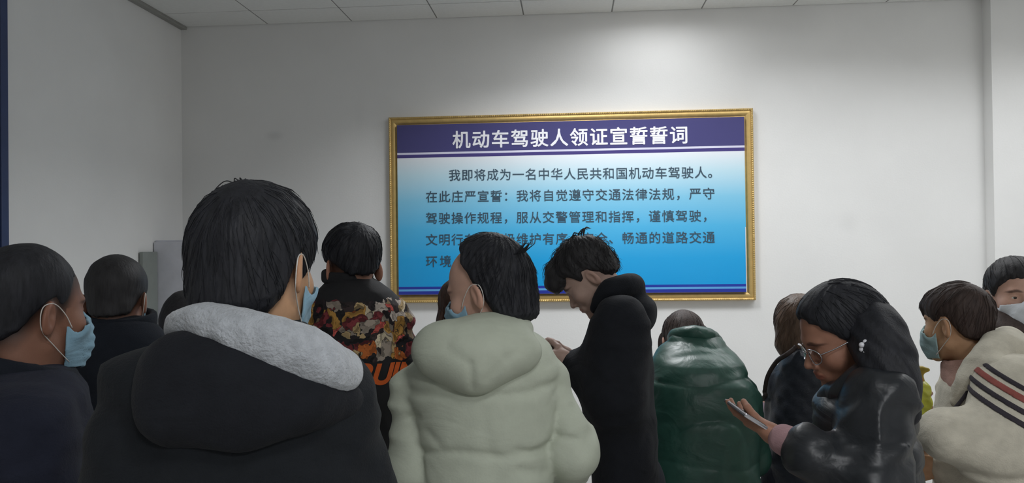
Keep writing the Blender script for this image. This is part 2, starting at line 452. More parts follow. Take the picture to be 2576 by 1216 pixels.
def stack(p, rows, n=2.3, k=.03):
    """rows of (z, cu, cv, a, b): superelliptic cross sections piled along z"""
    rows = sorted(rows); z = [r[0] for r in rows]
    zz = p[2]
    cu, cv, a, b = [np.interp(zz, z, [r[i] for r in rows]) for i in (1, 2, 3, 4)]
    q = (np.abs((p[0]-cu)/a)**n+np.abs((p[1]-cv)/b)**n)**(1/n)
    d = (q-1)*np.minimum(a, b)
    return si(si(d, zz-z[-1], k), z[0]-zz, k)
def wob(p, seed, f, aniso=(1, 1, 1), n=5):
    rg = np.random.RandomState(seed); o = 0
    for i in range(n):
        k = rg.normal(size=3)*f*np.array(aniso)*(.6+.3*i); k2 = rg.normal(size=3)*f*.5
        o = o+np.sin(k[0]*p[0]+k[1]*p[1]+k[2]*p[2]+rg.rand()*6.28+1.2*np.sin(k2[0]*p[0]+k2[1]*p[1]+k2[2]*p[2]+rg.rand()*6))/(1+.35*i)
    return o/n*1.6
def ridge(p, seed, f, aniso=(1, 1, 1)):
    return 1-2*np.abs(np.clip(wob(p, seed, f, aniso, 3), -1, 1))
def crease(p, seed, f, aniso=(1, 1, 1), w=.13):
    m = np.clip(wob(p, seed+9, f*.5, n=3)*1.4+.35, 0, 1)
    return np.exp(-(wob(p, seed, f, aniso, 3)/w)**2)*m
def seam(p, a, b, w, dep):
    """groove along a segment seen from behind (u, z)"""
    ab = (b[0]-a[0], b[2]-a[2]); L2 = ab[0]**2+ab[1]**2
    t = np.clip(((p[0]-a[0])*ab[0]+(p[2]-a[2])*ab[1])/L2, 0, 1)
    q = np.sqrt((p[0]-a[0]-t*ab[0])**2+(p[2]-a[2]-t*ab[1])**2)
    return dep*np.exp(-(q/w)**2)*np.clip(1.2-1.2*np.abs(2*t-1)**4, 0, 1)
def rotm(yaw, pitch, roll):
    y, t, r = -radians(yaw), -radians(pitch), radians(roll)
    A = np.array([[cos(y), -sin(y), 0], [sin(y), cos(y), 0], [0, 0, 1]])
    B = np.array([[1, 0, 0], [0, cos(t), -sin(t)], [0, sin(t), cos(t)]])
    C = np.array([[cos(r), 0, sin(r)], [0, 1, 0], [-sin(r), 0, cos(r)]])
    return A@B@C
def fr_in(p, M, c, s=1.0):
    q = [p[i]-c[i] for i in range(3)]
    return [(M[0, j]*q[0]+M[1, j]*q[1]+M[2, j]*q[2])/s for j in range(3)]
def both(f): return lambda sgn: f(sgn)

# ---- head, in its own frame: +y face, +z up, origin midway between the ear canals, metres
def head_sdf(q, female=False, lids=0.55):
    x, y, z = q; ax = np.abs(x); m = [ax, y, z]
    d = ell(q, (0, -.002, .045), (.076, .096, .088))
    d = su(d, ell(q, (0, .034, -.02), (.061, .060, .084)), .03)
    jw = .046 if female else .051
    d = su(d, cone(m, (jw, .004, -.052), (.012, .074, -.090), .016, .016), .03)
    d = su(d, ell(m, (.041, .060, -.016), (.026, .026, .026)), .02)
    d = su(d, ell(q, (0, .080, .034), (.046, .018, .013)), .014)
    d = ss(d, ell(m, (.032, .101, .012), (.019, .013, .012)), .012)
    d = su(d, cone(q, (0, .088, .020), (0, .112, -.020), .007, .0105), .012)
    d = su(d, ell(m, (.012, .102, -.025), (.009, .010, .008)), .006)
    d = ss(d, ell(m, (.007, .106, -.0335), (.004, .006, .003)), .003)
    d = su(d, ell(q, (0, .087, -.052), (.030, .014, .022)), .015)
    d = su(d, ell(q, (0, .0985, -.0475), (.023, .0075, .0055)), .004)
    d = su(d, ell(q, (0, .0975, -.0575), (.019, .008, .0065)), .004)
    d = su(d, ell(q, (0, .084, -.092), (.019, .016, .015)), .018)
    lid = np.sqrt((ax-.031)**2+(y-.0775)**2+(z-.012)**2)-.0138
    op = .0065*(1-lids)
    slit = np.maximum(np.abs(z-.0115)-op*np.clip(1-((ax-.031)/.0155)**2, 0, 1), .082-y)
    d = su(d, np.maximum(lid, -slit), .004)
    # ears
    e = fr_in([ax, y, z], np.array([[cos(.42), -sin(.42), 0], [sin(.42), cos(.42), 0], [0, 0, 1]])@np.array([[1, 0, 0], [0, cos(.2), sin(.2)], [0, -sin(.2), cos(.2)]]), (.079, -.014, .002))
    ear = ell(e, (.002, 0, 0), (.0075, .0185, .033))
    ear = ss(ear, ell(e, (.010, .002, .004), (.0065, .0115, .021)), .004)
    ear = su(ear, ell(e, (.003, .007, -.002), (.004, .004, .009)), .004)
    d = su(d, ear, .007)
    return d
def head_paint(V, female, line=None, fade=.040):
    x, y, z = V.T; ax = np.abs(x)
    c = np.ones((len(V), 4)); tone = np.array([1, 1, 1])
    lip = np.clip(1.25-np.sqrt((x/.025)**2+((z+.0525)/.0105)**2), 0, .4)/.4*(y > .088)
    brow = np.clip(1.3-np.sqrt(((ax-.033)/.020)**2+((z-.036+.25*np.abs(ax-.028))/.0048)**2), 0, .5)/.5*(y > .06)
    cheek = np.clip(1-np.sqrt(((ax-.045)/.03)**2+((z+.02)/.03)**2), 0, 1)*(y > .02)
    earp = np.clip((ax-.074)/.01, 0, 1)*(np.abs(z) < .04)*(y < .02)
    if line is not None:
        ph = np.degrees(np.arctan2(ax, -y)); zl = np.interp(ph, [l[0] for l in line], [l[1] for l in line])
        st = np.clip(1-(zl-z)/fade, 0, 1)*(ax < .079)*.95*((ph < 112) | (z > .02))
        c[:, :3] = c[:, :3]*(1-st[:, None])+np.array([.05, .055, .07])*st[:, None]
    for k, col in ((cheek*.25, (1.0, .80, .76)), (earp*.3, (1.0, .78, .72)), (lip*(.75 if female else .5), (.85, .48, .46)), (brow*.85, (.14, .12, .12))):
        c[:, :3] = c[:, :3]*(1-k[:, None])+np.array(col)*k[:, None]
    return c

# ---- hair
LINE_M = [(0, -.062), (25, -.060), (45, -.045), (62, -.020), (78, .030), (92, .036), (100, .008), (112, .006), (120, .030), (132, .055), (150, .068), (180, .074)]
def hair_sdf(q, line=LINE_M, top=.022, side=.012, back=.016, front=.012, fade=.03, groove=.0022, seed=1, whorl=(0.005, -.062, .112), clear=True, extra=None, lump=.003):
    x, y, z = q
    ph = np.degrees(np.arctan2(np.abs(x), -y))
    zl = np.interp(ph, [l[0] for l in line], [l[1] for l in line])
    zl = zl+.004*wob(q, seed+3, 90)+.003*wob(q, seed+4, 300)
    d = ell(q, (0, -.004, .045), (.0765, .097, .0885))
    d = su(d, ell(q, (0, -.040, -.035), (.060, .052, .065)), .03)
    wt = np.clip((z-.04)/.08, 0, 1); wb = np.clip(-y/.09, 0, 1); wf = np.clip(y/.09, 0, 1)
    t = (side+(back-side)*wb+(front-side)*wf)*(1-wt)+top*wt
    t = t*np.sqrt(np.clip((z-zl)/fade, .02, 1))
    rx, ry, rz = x-whorl[0], y-whorl[1], z-whorl[2]
    psi = np.arctan2(rx, ry); rho = np.sqrt(rx*rx+ry*ry+rz*rz)
    rg = np.random.RandomState(seed); g = 0
    for n, a in ((19, .6), (31, .8), (47, .7), (68, .6)):
        g = g+a*np.sin(n*psi+rg.rand()*6.3+3*np.sin(psi*3+rho*14+rg.rand()*6)+rho*rg.uniform(-25, 25))
    g = g*np.clip(rho/.04, 0, 1)*.4
    d = d-t-groove*g-lump*wob(q, seed+7, 38)
    if extra is not None: d = extra(q, d)
    d = si(d, (zl-z)*.9, .008)
    if clear: d = ss(d, ell([np.abs(x), y, z], (.088, -.006, -.001), (.018, .017, .033)), .004)
    return d
def strands(fn, n, seed, lo=15, hi=150, whorl=(0.005, -.062, .112), lift=.002, r=.0008, az=(0, 360), tip=.006, seg=7, curl=0.0):
    """fine locks laid over the hair surface: marched outward from the skull centre; returns V,Q in head frame"""
    rg = np.random.RandomState(seed); c = np.array([0, -.005, .03])
    w = np.array(whorl)-c; w /= np.linalg.norm(w)
    a0 = np.array([1.0, 0, 0]); b0 = np.cross(w, a0); b0 /= np.linalg.norm(b0); a0 = np.cross(b0, w)
    V = []; Q = []; nv = 0
    al = np.radians(rg.uniform(az[0], az[1], n)); p0 = np.radians(rg.uniform(lo, hi*.65, n)); ln = np.radians(rg.uniform(18, 50, n))
    sw = rg.normal(0, .07, n)
    T = np.linspace(0, 1, seg)
    pol = np.minimum(p0[:, None]+ln[:, None]*T, radians(hi)); az_ = al[:, None]+sw[:, None]*T
    Dv = (np.cos(pol)[..., None]*w+np.sin(pol)[..., None]*(np.cos(az_)[..., None]*a0+np.sin(az_)[..., None]*b0))
    R = np.full(pol.shape, .20)
    for _ in range(26):
        P = c+Dv*R[..., None]
        d = fn([P[..., i].astype(f32) for i in range(3)])
        R = np.where(d > .0004, R-np.clip(d, .0004, .03)*.8, R)
    R = np.clip(R, .06, .2)
    lf = lift*(.3+rg.rand(n))[:, None]+tip*(rg.rand(n)**3)[:, None]*T**2
    P = c+Dv*(R+lf)[..., None]
    P += curl*np.sin(T*5)[None, :, None]*rg.normal(size=(n, 1, 3))*.01
    ok = (R > .065).all(1)
    for i in np.nonzero(ok)[0]:
        rr = r*(.7+.6*rg.rand())*np.array([.5]+[1]*(seg-3)+[.7, .25])
        v, qd = tube(P[i], rr, 4); V.append(v); Q += [tuple(k+nv for k in f) for f in clean(qd)]; nv += len(v)
    return (np.vstack(V), Q) if V else (np.zeros((0, 3)), [])

# ---- hands: +y fingers, +x thumb side, +z back of the hand, origin at the wrist
def hand_sdf(q, curl=(35, 40, 42, 45), spread=4, thumb=(38, 20, 25), tin=0.0, flat=1.0):
    d = rbox(q, (0.0, .048, 0), (.040, .044, .0145), .013)
    d = su(d, ell(q, (.026, .030, -.008), (.020, .030, .016)), .014)
    d = su(d, cone(q, (0, -.06, 0), (0, .014, 0), .028, .027), .02)
    ln = ((.042, .026, .021), (.047, .030, .022), (.043, .028, .021), (.034, .020, .019))
    xs = (.029, .0095, -.0105, -.029); yb = (.086, .091, .087, .078)
    for i in range(4):
        c = curl[i] if np.isscalar(curl[i]) is False else (curl[i], curl[i]*1.15, curl[i]*.8)
        p = np.array([xs[i], yb[i]-.010, 0.001]); a = 0; s = radians(spread*(1.5-i))
        r = (.0092, .0088, .0080, .0070) if i < 3 else (.0080, .0075, .0070, .0062)
        pts = [p]
        for j in range(3):
            a += radians(c[j]); L = ln[i][j]+(.010 if j == 0 else 0)
            pts.append(pts[-1]+L*np.array([sin(s)*cos(a), cos(s)*cos(a), -sin(a)]))
        d = su(d, chain(q, pts, r, .003), .0045)
    t0 = np.array([.026, .022, -.006]); s = radians(thumb[0])
    dr = np.array([sin(s), cos(s), -tin]); dr /= np.linalg.norm(dr)
    s2 = s-radians(thumb[1]); d2 = np.array([sin(s2), cos(s2), -tin*1.3]); d2 /= np.linalg.norm(d2)
    s3 = s2-radians(thumb[2]); d3 = np.array([sin(s3), cos(s3), -tin*1.5]); d3 /= np.linalg.norm(d3)
    t1 = t0+dr*.040; t2 = t1+d2*.032; t3 = t2+d3*.024
    d = su(d, chain(q, [t0, t1, t2, t3], (.014, .0115, .0105, .0085), .004), .008)
    return d
_hc = {}
def hand_mesh(key, **kw):
    if key not in _hc: _hc[key] = grid_nets(lambda p: hand_sdf(p, **kw), (-.075, -.07, -.10), (.11, .215, .04), .0026)
    return _hc[key]

class Person:
    def __init__(s, ax, D, label, face=0.0, skin=None, group=None):
        d = pix_ray(ax, 700); d = d/np.linalg.norm(d[:2]); s.B = CAM[:2]+d[:2]*D
        s.v = d[:2]; s.u = np.array([d[1], -d[0]]); s.face = face; s.skin = skin
        s.root = bpy.data.objects.new('person', None); COL.objects.link(s.root)
        s.root.location = (s.B[0], s.B[1], 0); s.root.rotation_euler = (0, 0, math.atan2(s.u[1], s.u[0]))
        tag(s.root, label, 'person', group); s.bits = []
        s.MB = rotm(face, 0, 0)
    def px(s, x, y, v=0.0):
        r = pix_ray(x, y); t = (v-(CAM[:2]-s.B)@s.v)/(r[:2]@s.v); P = CAM+t*r
        return np.array([(P[:2]-s.B)@s.u, v, P[2]])
    def rows(s, L):
        out = []
        for y, xl, xr, b, cv in L:
            A = s.px(xl, y, cv); B = s.px(xr, y, cv)
            out.append(((A[2]+B[2])/2, (A[0]+B[0])/2, cv, (B[0]-A[0])/2, b))
        return out
    def world(s, p): return np.array([*(s.B+s.u*p[0]+s.v*p[1]), p[2]])
    def add(s, name, VQ, mat, parent=None, paint=None, label=None):
        V, Q = VQ
        o = mesh_obj(name, V, Q, mat, parent or s.root, True)
        if paint is not None:
            a = o.data.color_attributes.new('paint', 'FLOAT_COLOR', 'POINT'); a.data.foreach_set('color', paint.astype(f32).ravel())
        if label: o['label'] = label
        return o
    def sdf(s, name, fn, lo, hi, h, mat, parent=None, label=None):
        return s.add(name, grid_nets(fn, lo, hi, h), mat, parent, label=label)
    # -- head and neck
    def head(s, x, y, v, yaw, pitch, roll, scale=1.0, neck=None, female=False, lids=.6, h=.003, nr=(.052, .056), stub=None):
        s.M = rotm(yaw, pitch, roll); s.c = s.px(x, y, v); s.hs = scale; s.female = female
        nb = np.array(neck); s.nb = nb
        nq = s.M.T@(nb-s.c)/scale
        def fn(p):
            q = fr_in(p, s.M, s.c, scale)
            d = head_sdf(q, female, lids)
            d = su(d, cone(q, (0, -.022, -.045), nq, nr[0], nr[1]), .025)
            return d*scale
        lo = np.minimum(s.c-.155*scale, nb-.07); hi = np.maximum(s.c+.155*scale, nb+.07)
        V, Q = grid_nets(fn, lo, hi, h)
        q = (V-s.c)@s.M/scale
        s.bits.append((V, Q, head_paint(q, female, stub)))
    def local(s, V): return (np.asarray(V)*s.hs)@s.M.T+s.c      # head frame -> person frame
    def hd(s, *q): return s.local(np.array(q))
    def eyes(s):
        for sg in (-1, 1):
            bm = bmesh.new(); bmesh.ops.create_uvsphere(bm, u_segments=20, v_segments=14, radius=.0122*s.hs)
            o = bm_obj('eyeball', bm, M_eye, s.root, True); o.matrix_local = Matrix.Translation(Vector(s.hd(sg*.031, .0772, .012))) @ Matrix(s.M.tolist()).to_4x4()
    def hair(s, mat, kw=None, n=260, h=.0028, st=None, name='hair', extra_tubes=None, pad=.17):
        kw = kw or {}
        f = lambda q: hair_sdf(q, **kw)
        V, Q = grid_nets(lambda p: f(p), (-pad+.03, -pad, -.13), (pad-.03, pad+.01, pad+.02), h)
        V = [s.local(V)]; Ql = [Q]
        o = s.add(name, (V[0], Q), mat)
        if n:
            a, b = strands(f, n, kw.get('seed', 1)+50, **(st or {}))
            if len(a):
                s.add('hair_strands', (s.local(a), b), mat, o)
        s.hairo = o
        return o
    def locks(s, lst, r, mat, parent=None, name='hair_lock', frame=True, sides=6):
        VV = []; QQ = []; nv = 0
        for pts in lst:
            P = spline(pts, 6); P = s.local(P) if frame else P
            n = len(P); t = np.linspace(0, 1, n); rr = r*np.clip(np.minimum(1, .55+t*3), 0, 1)*np.sqrt(np.clip(1.02-t**3, .02, 1))
            v, q = tube(P, rr, sides); VV.append(v); QQ += [tuple(k+nv for k in f) for f in clean(q)]; nv += len(v)
        return s.add(name, (np.vstack(VV), QQ), mat, parent)
    def mask(s, mat, strapm, off=(0, 0), tilt=0, pleats=True, size=1.0, strap=True, wide=.0715):
        def outer(q):
            hd_ = head_sdf(q, s.female); w_ = np.clip((np.abs(q[0])-.040)/.022, 0, 1)
            e_ = su(hd_-.0065, su(ell(q, (0, .040, -.050), (.0715, .0845, .068)), ell(q, (0, .095, -.026), (.017, .030, .022)), .02), .015)
            return e_*(1-w_)+(hd_-.0055)*w_
        def fn(q):
            q = [q[0], q[1]-off[0], q[2]-off[1]]
            d = outer(q)
            ax = np.abs(q[0])
            if pleats: d = d+.0013*np.sin(q[2]*2*pi/.019)*np.clip((.058-ax)/.02, 0, 1)
            sh = np.abs(d)-.0021
            ztop = .000-.012*(ax/.06)+.010*np.clip(1-(ax/.02)**2, 0, 1); zbot = -.107+.012*(ax/.06)
            return np.maximum(np.maximum(sh, np.maximum(q[2]-ztop, zbot-q[2])), np.maximum(ax-wide, (.030+.25*np.maximum(-.06-q[2], 0))-q[1]))
        V, Q = grid_nets(fn, (-.09, -.0, -.15), (.09, .16, .06), .0022)
        o = s.add('face_mask', (s.local(V), Q), mat)
        if strap:
            L = []
            for sg in (-1, 1):
                a = (sg*.0725, .040+off[0], -.018+off[1]); b = (sg*.066, .040+off[0], -.084+off[1])
                e = [a, (sg*.078, .022, .008), (sg*.0815, -.002, .029), (sg*.086, -.027, .026), (sg*.087, -.034, .004), (sg*.083, -.026, -.022), (sg*.073, .004, -.050), b]
                L.append(s.local(spline(e, 6)))
            tubes_obj('ear_loop', L[:1], .0010, strapm, o); tubes_obj('ear_loop', L[1:], .0010, strapm, o)
        return o
    # -- clothed body
    def garment(s, fn, lo, hi, mat, h=.008, name='jacket', core=None, inset=.02, label=None):
        o = s.sdf(name, fn, lo, hi, h, mat, label=label); s.jfn = fn
        s.bits.append(grid_nets(lambda p: (core or fn)(p)+inset, lo, hi, .016)+(None,))
        return o
    def legs(s, hip, mat, shoem, foot=(0, 0), w=.10):
        """hip = (u, v, z); feet under foot=(u,v)"""
        M = s.MB; J = lambda x, y, z, c: np.array([c[0]+M[0, 0]*x+M[0, 1]*y, c[1]+M[1, 0]*x+M[1, 1]*y, z])
        F = (foot[0], foot[1]); zh = hip[2]
        L = []
        for sg in (-1, 1):
            a = J(sg*.085, 0, zh-.06, hip); k = J(sg*.095, .02, zh*.53, ((hip[0]+F[0])/2, (hip[1]+F[1])/2)); an = J(sg*w, -.02, .09, F); L.append((a, k, an))
        def fn(p, t=0.0):
            d = ell(fr_in(p, M, (hip[0], hip[1], zh)), (0, 0, 0), (.165, .115, .13))
            for a, k, an in L: d = su(d, chain(p, [a, k, an], (.088, .066, .052), .03), .03)
            d = d+.003*wob(p, 5, 28)
            return np.maximum(d, .05-p[2])+t
        lo = np.minimum(np.array([hip[0]-.26, hip[1]-.25, .03]), np.array([F[0]-.26, F[1]-.25, .03])); hi = np.maximum(np.array([hip[0]+.26, hip[1]+.25, zh+.15]), np.array([F[0]+.26, F[1]+.25, zh+.15]))
        s.sdf('trousers', fn, lo, hi, .013, mat)
        s.bits.append(grid_nets(lambda p: fn(p, .014), lo, hi, .016)+(None,))
        for a, k, an in L:
            c = np.array([an[0], an[1], 0])
            def sh(p):
                q = fr_in(p, M, c)
                d = su(ell(q, (0, .075, .035), (.046, .135, .050)), ell(q, (0, -.01, .06), (.042, .055, .06)), .03)
                return np.maximum(d, .001-p[2])
            s.sdf('shoe', sh, c-.24, c+np.array([.24, .24, .15]), .010, shoem)
    def hand(s, wrist, M, key='rest', mirror=False, scale=1.0, **kw):
        V, Q = hand_mesh(key, **kw)
        V = V.copy()
        if mirror: V[:, 0] *= -1; Q = Q[:, ::-1]
        s.bits.append(((V*scale)@np.asarray(M).T+np.asarray(wrist), Q, None))
    def body(s, mat):
        VV = []; QQ = []; CC = []; n = 0
        for V, Q, c in s.bits:
            VV.append(V); QQ.append(Q+n); n += len(V); CC.append(np.ones((len(V), 4)) if c is None else c)
        return s.add('body', (np.vstack(VV), np.concatenate(QQ)), mat, paint=np.vstack(CC))
def axes(y, z):
    """rotation whose columns are hand x, y, z from a finger direction and an approximate back-of-hand direction"""
    y = np.array(y, float); y /= np.linalg.norm(y); z = np.array(z, float); z -= y*(z@y); z /= np.linalg.norm(z)
    return np.stack([np.cross(y, z), y, z], 1)

def skin_mat(name, rgb):
    c = lin(*rgb)
    m = material(name, c, rough=.52, spec=.35, noise=.05, nscale=60, bump=.05, bscale=400, sss=.08)
    nt = m.node_tree; L = nt.links.new; b = nt.nodes['Principled BSDF']; src = b.inputs['Base Color'].links[0].from_socket
    a = nt.nodes.new('ShaderNodeAttribute'); a.attribute_name = 'paint'
    mx = nt.nodes.new('ShaderNodeMix'); mx.data_type = 'RGBA'; mx.blend_type = 'MULTIPLY'; mx.inputs['Factor'].default_value = 1
    L(src, mx.inputs['A']); L(a.outputs['Color'], mx.inputs['B']); L(mx.outputs['Result'], b.inputs['Base Color'])
    return m
def hair_mat(name, rgb, rough=.6, spec=.28):
    return material(name, lin(*rgb), rough=rough, spec=spec, noise=.35, nscale=90, bump=.3, bscale=260, stretch=(1, 1, .25))
M_eye = bpy.data.materials.new('eye'); M_eye.use_nodes = True
def _eye():
    nt = M_eye.node_tree; L = nt.links.new; b = nt.nodes['Principled BSDF']
    tc = nt.nodes.new('ShaderNodeTexCoord'); sp = nt.nodes.new('ShaderNodeSeparateXYZ'); L(tc.outputs['Object'], sp.inputs[0])
    cr = nt.nodes.new('ShaderNodeValToRGB'); cr.color_ramp.interpolation = 'CONSTANT'
    mr = nt.nodes.new('ShaderNodeMath'); mr.operation = 'MULTIPLY'; mr.inputs[1].default_value = 1/.0125; L(sp.outputs['Y'], mr.inputs[0]); L(mr.outputs[0], cr.inputs['Fac'])
    el = cr.color_ramp.elements; el[0].position = 0; el[0].color = (.65, .62, .58, 1); el[1].position = .86; el[1].color = (.03, .018, .01, 1)
    L(cr.outputs[0], b.inputs['Base Color']); b.inputs['Roughness'].default_value = .12
_eye()

# ------------------------------------------------------------------ the people
SK_A = skin_mat('skin_warm', (192, 150, 116)); SK_B = skin_mat('skin_tan', (160, 116, 96)); SK_C = skin_mat('skin_light', (200, 160, 142)); SK_E = skin_mat('skin_brown', (138, 98, 80)); SK_D = skin_mat('skin_pale', (178, 150, 138))
H_black = hair_mat('hair_black', (36, 37, 42)); H_soft = hair_mat('hair_soft_black', (44, 43, 45)); H_brown = hair_mat('hair_brown', (92, 74, 62), .45)
H_dkbrown = hair_mat('hair_dark_brown', (62, 50, 46)); H_red = hair_mat('hair_reddish', (70, 52, 44))
def cloth(n, rgb, rough=.9, sheen=.03, **k):
    a = dict(noise=.10, nscale=30, bump=.3, bscale=320, spec=.18, wr=.28); a.update(k)
    return material(n, lin(*rgb), rough=rough, sheen=sheen, **a)
C_black = cloth('black_cotton', (29, 31, 36)); C_navy = cloth('navy_cotton', (34, 37, 50)); C_ink = cloth('ink_cotton', (30, 34, 42))
C_char = cloth('charcoal_fleece', (29, 32, 36)); C_sage = cloth('sage_nylon', (186, 192, 176), .6, .0, wr=.12, bump=.12, bscale=200, noise=.04)
C_green = cloth('green_nylon', (44, 80, 70), .42, 0, bump=.05, bscale=60, spec=.5, wr=.25); C_glossy = cloth('glossy_black_nylon', (30, 33, 38), .42, 0, bump=.1, bscale=50, spec=.5)
C_quilt = cloth('black_quilting', (44, 47, 54), .5, 0); C_cream = cloth('cream_cotton', (206, 200, 184), .8, .05)
C_fleece = cloth('grey_fleece', (176, 180, 186), .95, .4, noise=.14, nscale=60, bump=.9, bscale=190)
C_dark = cloth('dark_denim', (32, 34, 42)); C_shoe = cloth('shoe_black', (28, 28, 30), .5, 0); C_knit = cloth('pink_knit', (176, 140, 128))
C_rib = cloth('black_ribbing', (38, 38, 40), bscale=120); C_red = cloth('stripe_red', (150, 86, 80)); C_stripe = cloth('stripe_dark', (62, 58, 64))
M_mask = cloth('mask_blue', (138, 174, 194), .8, .1, noise=.03, bump=.1); M_maskw = cloth('mask_white', (216, 220, 226), .8, .1, noise=.03, bump=.1)
M_maskg = cloth('mask_teal', (152, 178, 180), .8, .1, noise=.03, bump=.1)
M_loop = cloth('white_elastic', (214, 210, 204), .8, 0)
M_phone = material('phone_black', lin(26, 27, 30), rough=.25, noise=.02); M_silver = material('silver', lin(190, 190, 196), rough=.25, metal=.9)
M_screen = material('phone_screen', lin(40, 42, 50), rough=.12, noise=.02)

def smartphone(P, c, long_, normal, label, w=.072, l=.152, t=.0085, edge=None):
    """a handset at person-frame point c"""
    root = bpy.data.objects.new('smartphone', None); COL.objects.link(root); tag(root, label, 'phone')
    A = axes(long_, normal)                       # x width, y long, z screen normal
    R3 = np.stack([P.u, P.v, [0, 0]], 1); R = np.zeros((3, 3)); R[:2, 0] = P.u; R[:2, 1] = P.v; R[2, 2] = 1
    Mx = Matrix((R@A).tolist()).to_4x4(); Mx.translation = Vector(P.world(c)); root.matrix_world = Mx
    bm = bmesh.new(); bx(bm, (-w/2, -l/2, -t/2), (w/2, l/2, t/2), .0028); bm_obj('phone_case', bm, edge or M_phone, root)
    bm = bmesh.new(); bx(bm, (-w/2+.003, -l/2+.004, t/2-.0005), (w/2-.003, l/2-.004, t/2+.0006)); bm_obj('screen', bm, M_screen, root)
    bm = bmesh.new(); bx(bm, (w/2-.026, l/2-.034, -t/2-.0016), (w/2-.006, l/2-.010, -t/2+.0005), .001); bm_obj('camera_bump', bm, M_phone, root)
    return root
def ringc(p, c, ru, rv, h, t, tilt=(0, 0), flare=0.0, k=.01):
    """upright band of cloth round a neck: half height h, half thickness t"""
    z = p[2]-c[2]-tilt[0]*(p[0]-c[0])-tilt[1]*(p[1]-c[1])
    f = 1+flare*z/h
    rr = (np.sqrt(((p[0]-c[0])/(ru*f))**2+((p[1]-c[1])/(rv*f))**2)-1)*min(ru, rv)
    return si(np.abs(rr)-t, np.abs(z)-h, k)
def mn(*L):
    d = L[0]
    for e in L[1:]: d = np.minimum(d, e)
    return d
def relaxed(P, wr, sg):   # hanging hand in the body frame
    M = P.MB; y = M@np.array([0, .12, -1]); z = M@np.array([sg*1.0, 0.1, 0])
    P.hand(wr, axes(y, z), 'rest', mirror=(sg > 0), curl=(30, 34, 36, 40))
def sleeve(p, pts, rs, seed, amp=.006):
    d = chain(p, pts, rs, .05)
    return d-amp*ridge(p, seed, 22, (.6, .6, 1.6))

# 1 --- hooded jacket with grey lining, nearest, back to the camera
P = Person(640, 1.28, 'person nearest the camera, black cropped hair, dark jacket with grey fleece-lined hood', face=12)
P.head(642, 692, 0, 30, 7, 0, 1.0, neck=P.px(652, 880, -.005), h=.0026, nr=(.054, .058))
P.hair(H_black, dict(top=.016, side=.009, back=.022, front=.014, fade=.025, seed=11, lump=.003, groove=.0014, line=[(0, -.076), (25, -.074), (45, -.062), (62, -.04), (76, .015), (90, .034), (100, .0), (110, -.02), (118, .0), (132, .04), (150, .062), (180, .07)]),
       n=420, h=.0024, st=dict(hi=155, lift=.0006, r=.0006, tip=.004))
lk = []
rg = np.random.RandomState(3)
for i in range(6):
    a = rg.uniform(-.5, .1); lk.append([(a*.05, -.03, .138), (a*.10-.01, .0+rg.uniform(-.02, .02), .149+rg.uniform(0, .005)), (a*.16-.02, .02, .147), (a*.2-.03, .04, .134)])
P.locks(lk, .0009, H_black, P.hairo, 'flyaway_strands')
P.mask(M_mask, M_loop)
J = [P.px(378, 1005), P.px(345, 1260), P.px(350, 1500, .10)]; K = [P.px(818, 1025), P.px(868, 1265), P.px(860, 1500, .10)]
rw = P.rows([(790, 560, 740, .075, 0), (825, 485, 775, .10, 0), (870, 400, 840, .125, 0), (920, 345, 880, .135, 0), (1000, 320, 910, .14, 0), (1216, 310, 930, .145, 0), (1560, 310, 930, .145, 0)])
def f1(p):
    d = stack(p, rw, 2.3, .03)
    d = su(d, sleeve(p, J, (.078, .072, .055), 4), .05); d = su(d, sleeve(p, K, (.078, .072, .055), 8), .05)
    return d-.003*ridge(p, 31, 13)+.006*crease(p, 201, 8, (.7, .7, 1.4))
P.garment(f1, (-.36, -.25, .74), (.36, .28, 1.55), C_char, .0085, 'jacket')
hb = [P.px(395, 925, -.03), P.px(445, 902, -.085), P.px(540, 930, -.12), P.px(640, 965, -.125), P.px(760, 1008, -.12), P.px(893, 1012, -.05)]
def f1h(p):
    d = chain(p, spline(hb, 3), np.interp(np.linspace(0, 1, 16), [0, .2, .6, .8, 1], [.012, .032, .048, .042, .022]), .02)
    d = su(d, cone(p, P.px(430, 985, -.095), P.px(620, 1015, -.125), .040, .044), .06)
    d = su(d, cone(p, P.px(440, 1060, -.108), P.px(580, 1050, -.128), .030, .032), .06)
    return d-.005*ridge(p, 77, 16, (.6, 1, 1.3))-.002*wob(p, 5, 40)
P.sdf('hood', f1h, (-.34, -.24, 1.18), (.34, .12, 1.58), .006, C_black)
hl = [P.px(445, 832, .03), P.px(462, 808, -.05), P.px(535, 810, -.10), P.px(632, 842, -.132), P.px(735, 886, -.135), P.px(815, 924, -.118), P.px(858, 938, -.06), P.px(835, 915, .03)]
def f1l(p):
    q = [p[0], p[1], p[2]]
    d = chain(q, spline(hl, 3), np.interp(np.linspace(0, 1, 22), [0, .15, .3, .45, .62, .8, 1], [.012, .014, .021, .030, .034, .028, .018]), .02)
    d = su(d, ringc(p, P.px(640, 868, -.01), .115, .105, .016, .010, (-.28, -.25)), .02)
    return d-.0025*wob(p, 9, 60)-.003*ridge(p, 12, 22)
P.sdf('hood_lining', f1l, (-.24, -.20, 1.28), (.24, .16, 1.56), .0045, C_fleece)
P.legs((0.0, 0, .86), C_dark, C_shoe)
relaxed(P, J[2]+[0, .02, -.06], -1); relaxed(P, K[2]+[0, .02, -.06], 1)
P.body(SK_A)

LINE_2 = [(0, -.036), (25, -.034), (45, -.018), (62, .004), (78, .032), (92, .040), (104, .024), (112, .034), (120, .056), (130, .076), (150, .088), (180, .092)]
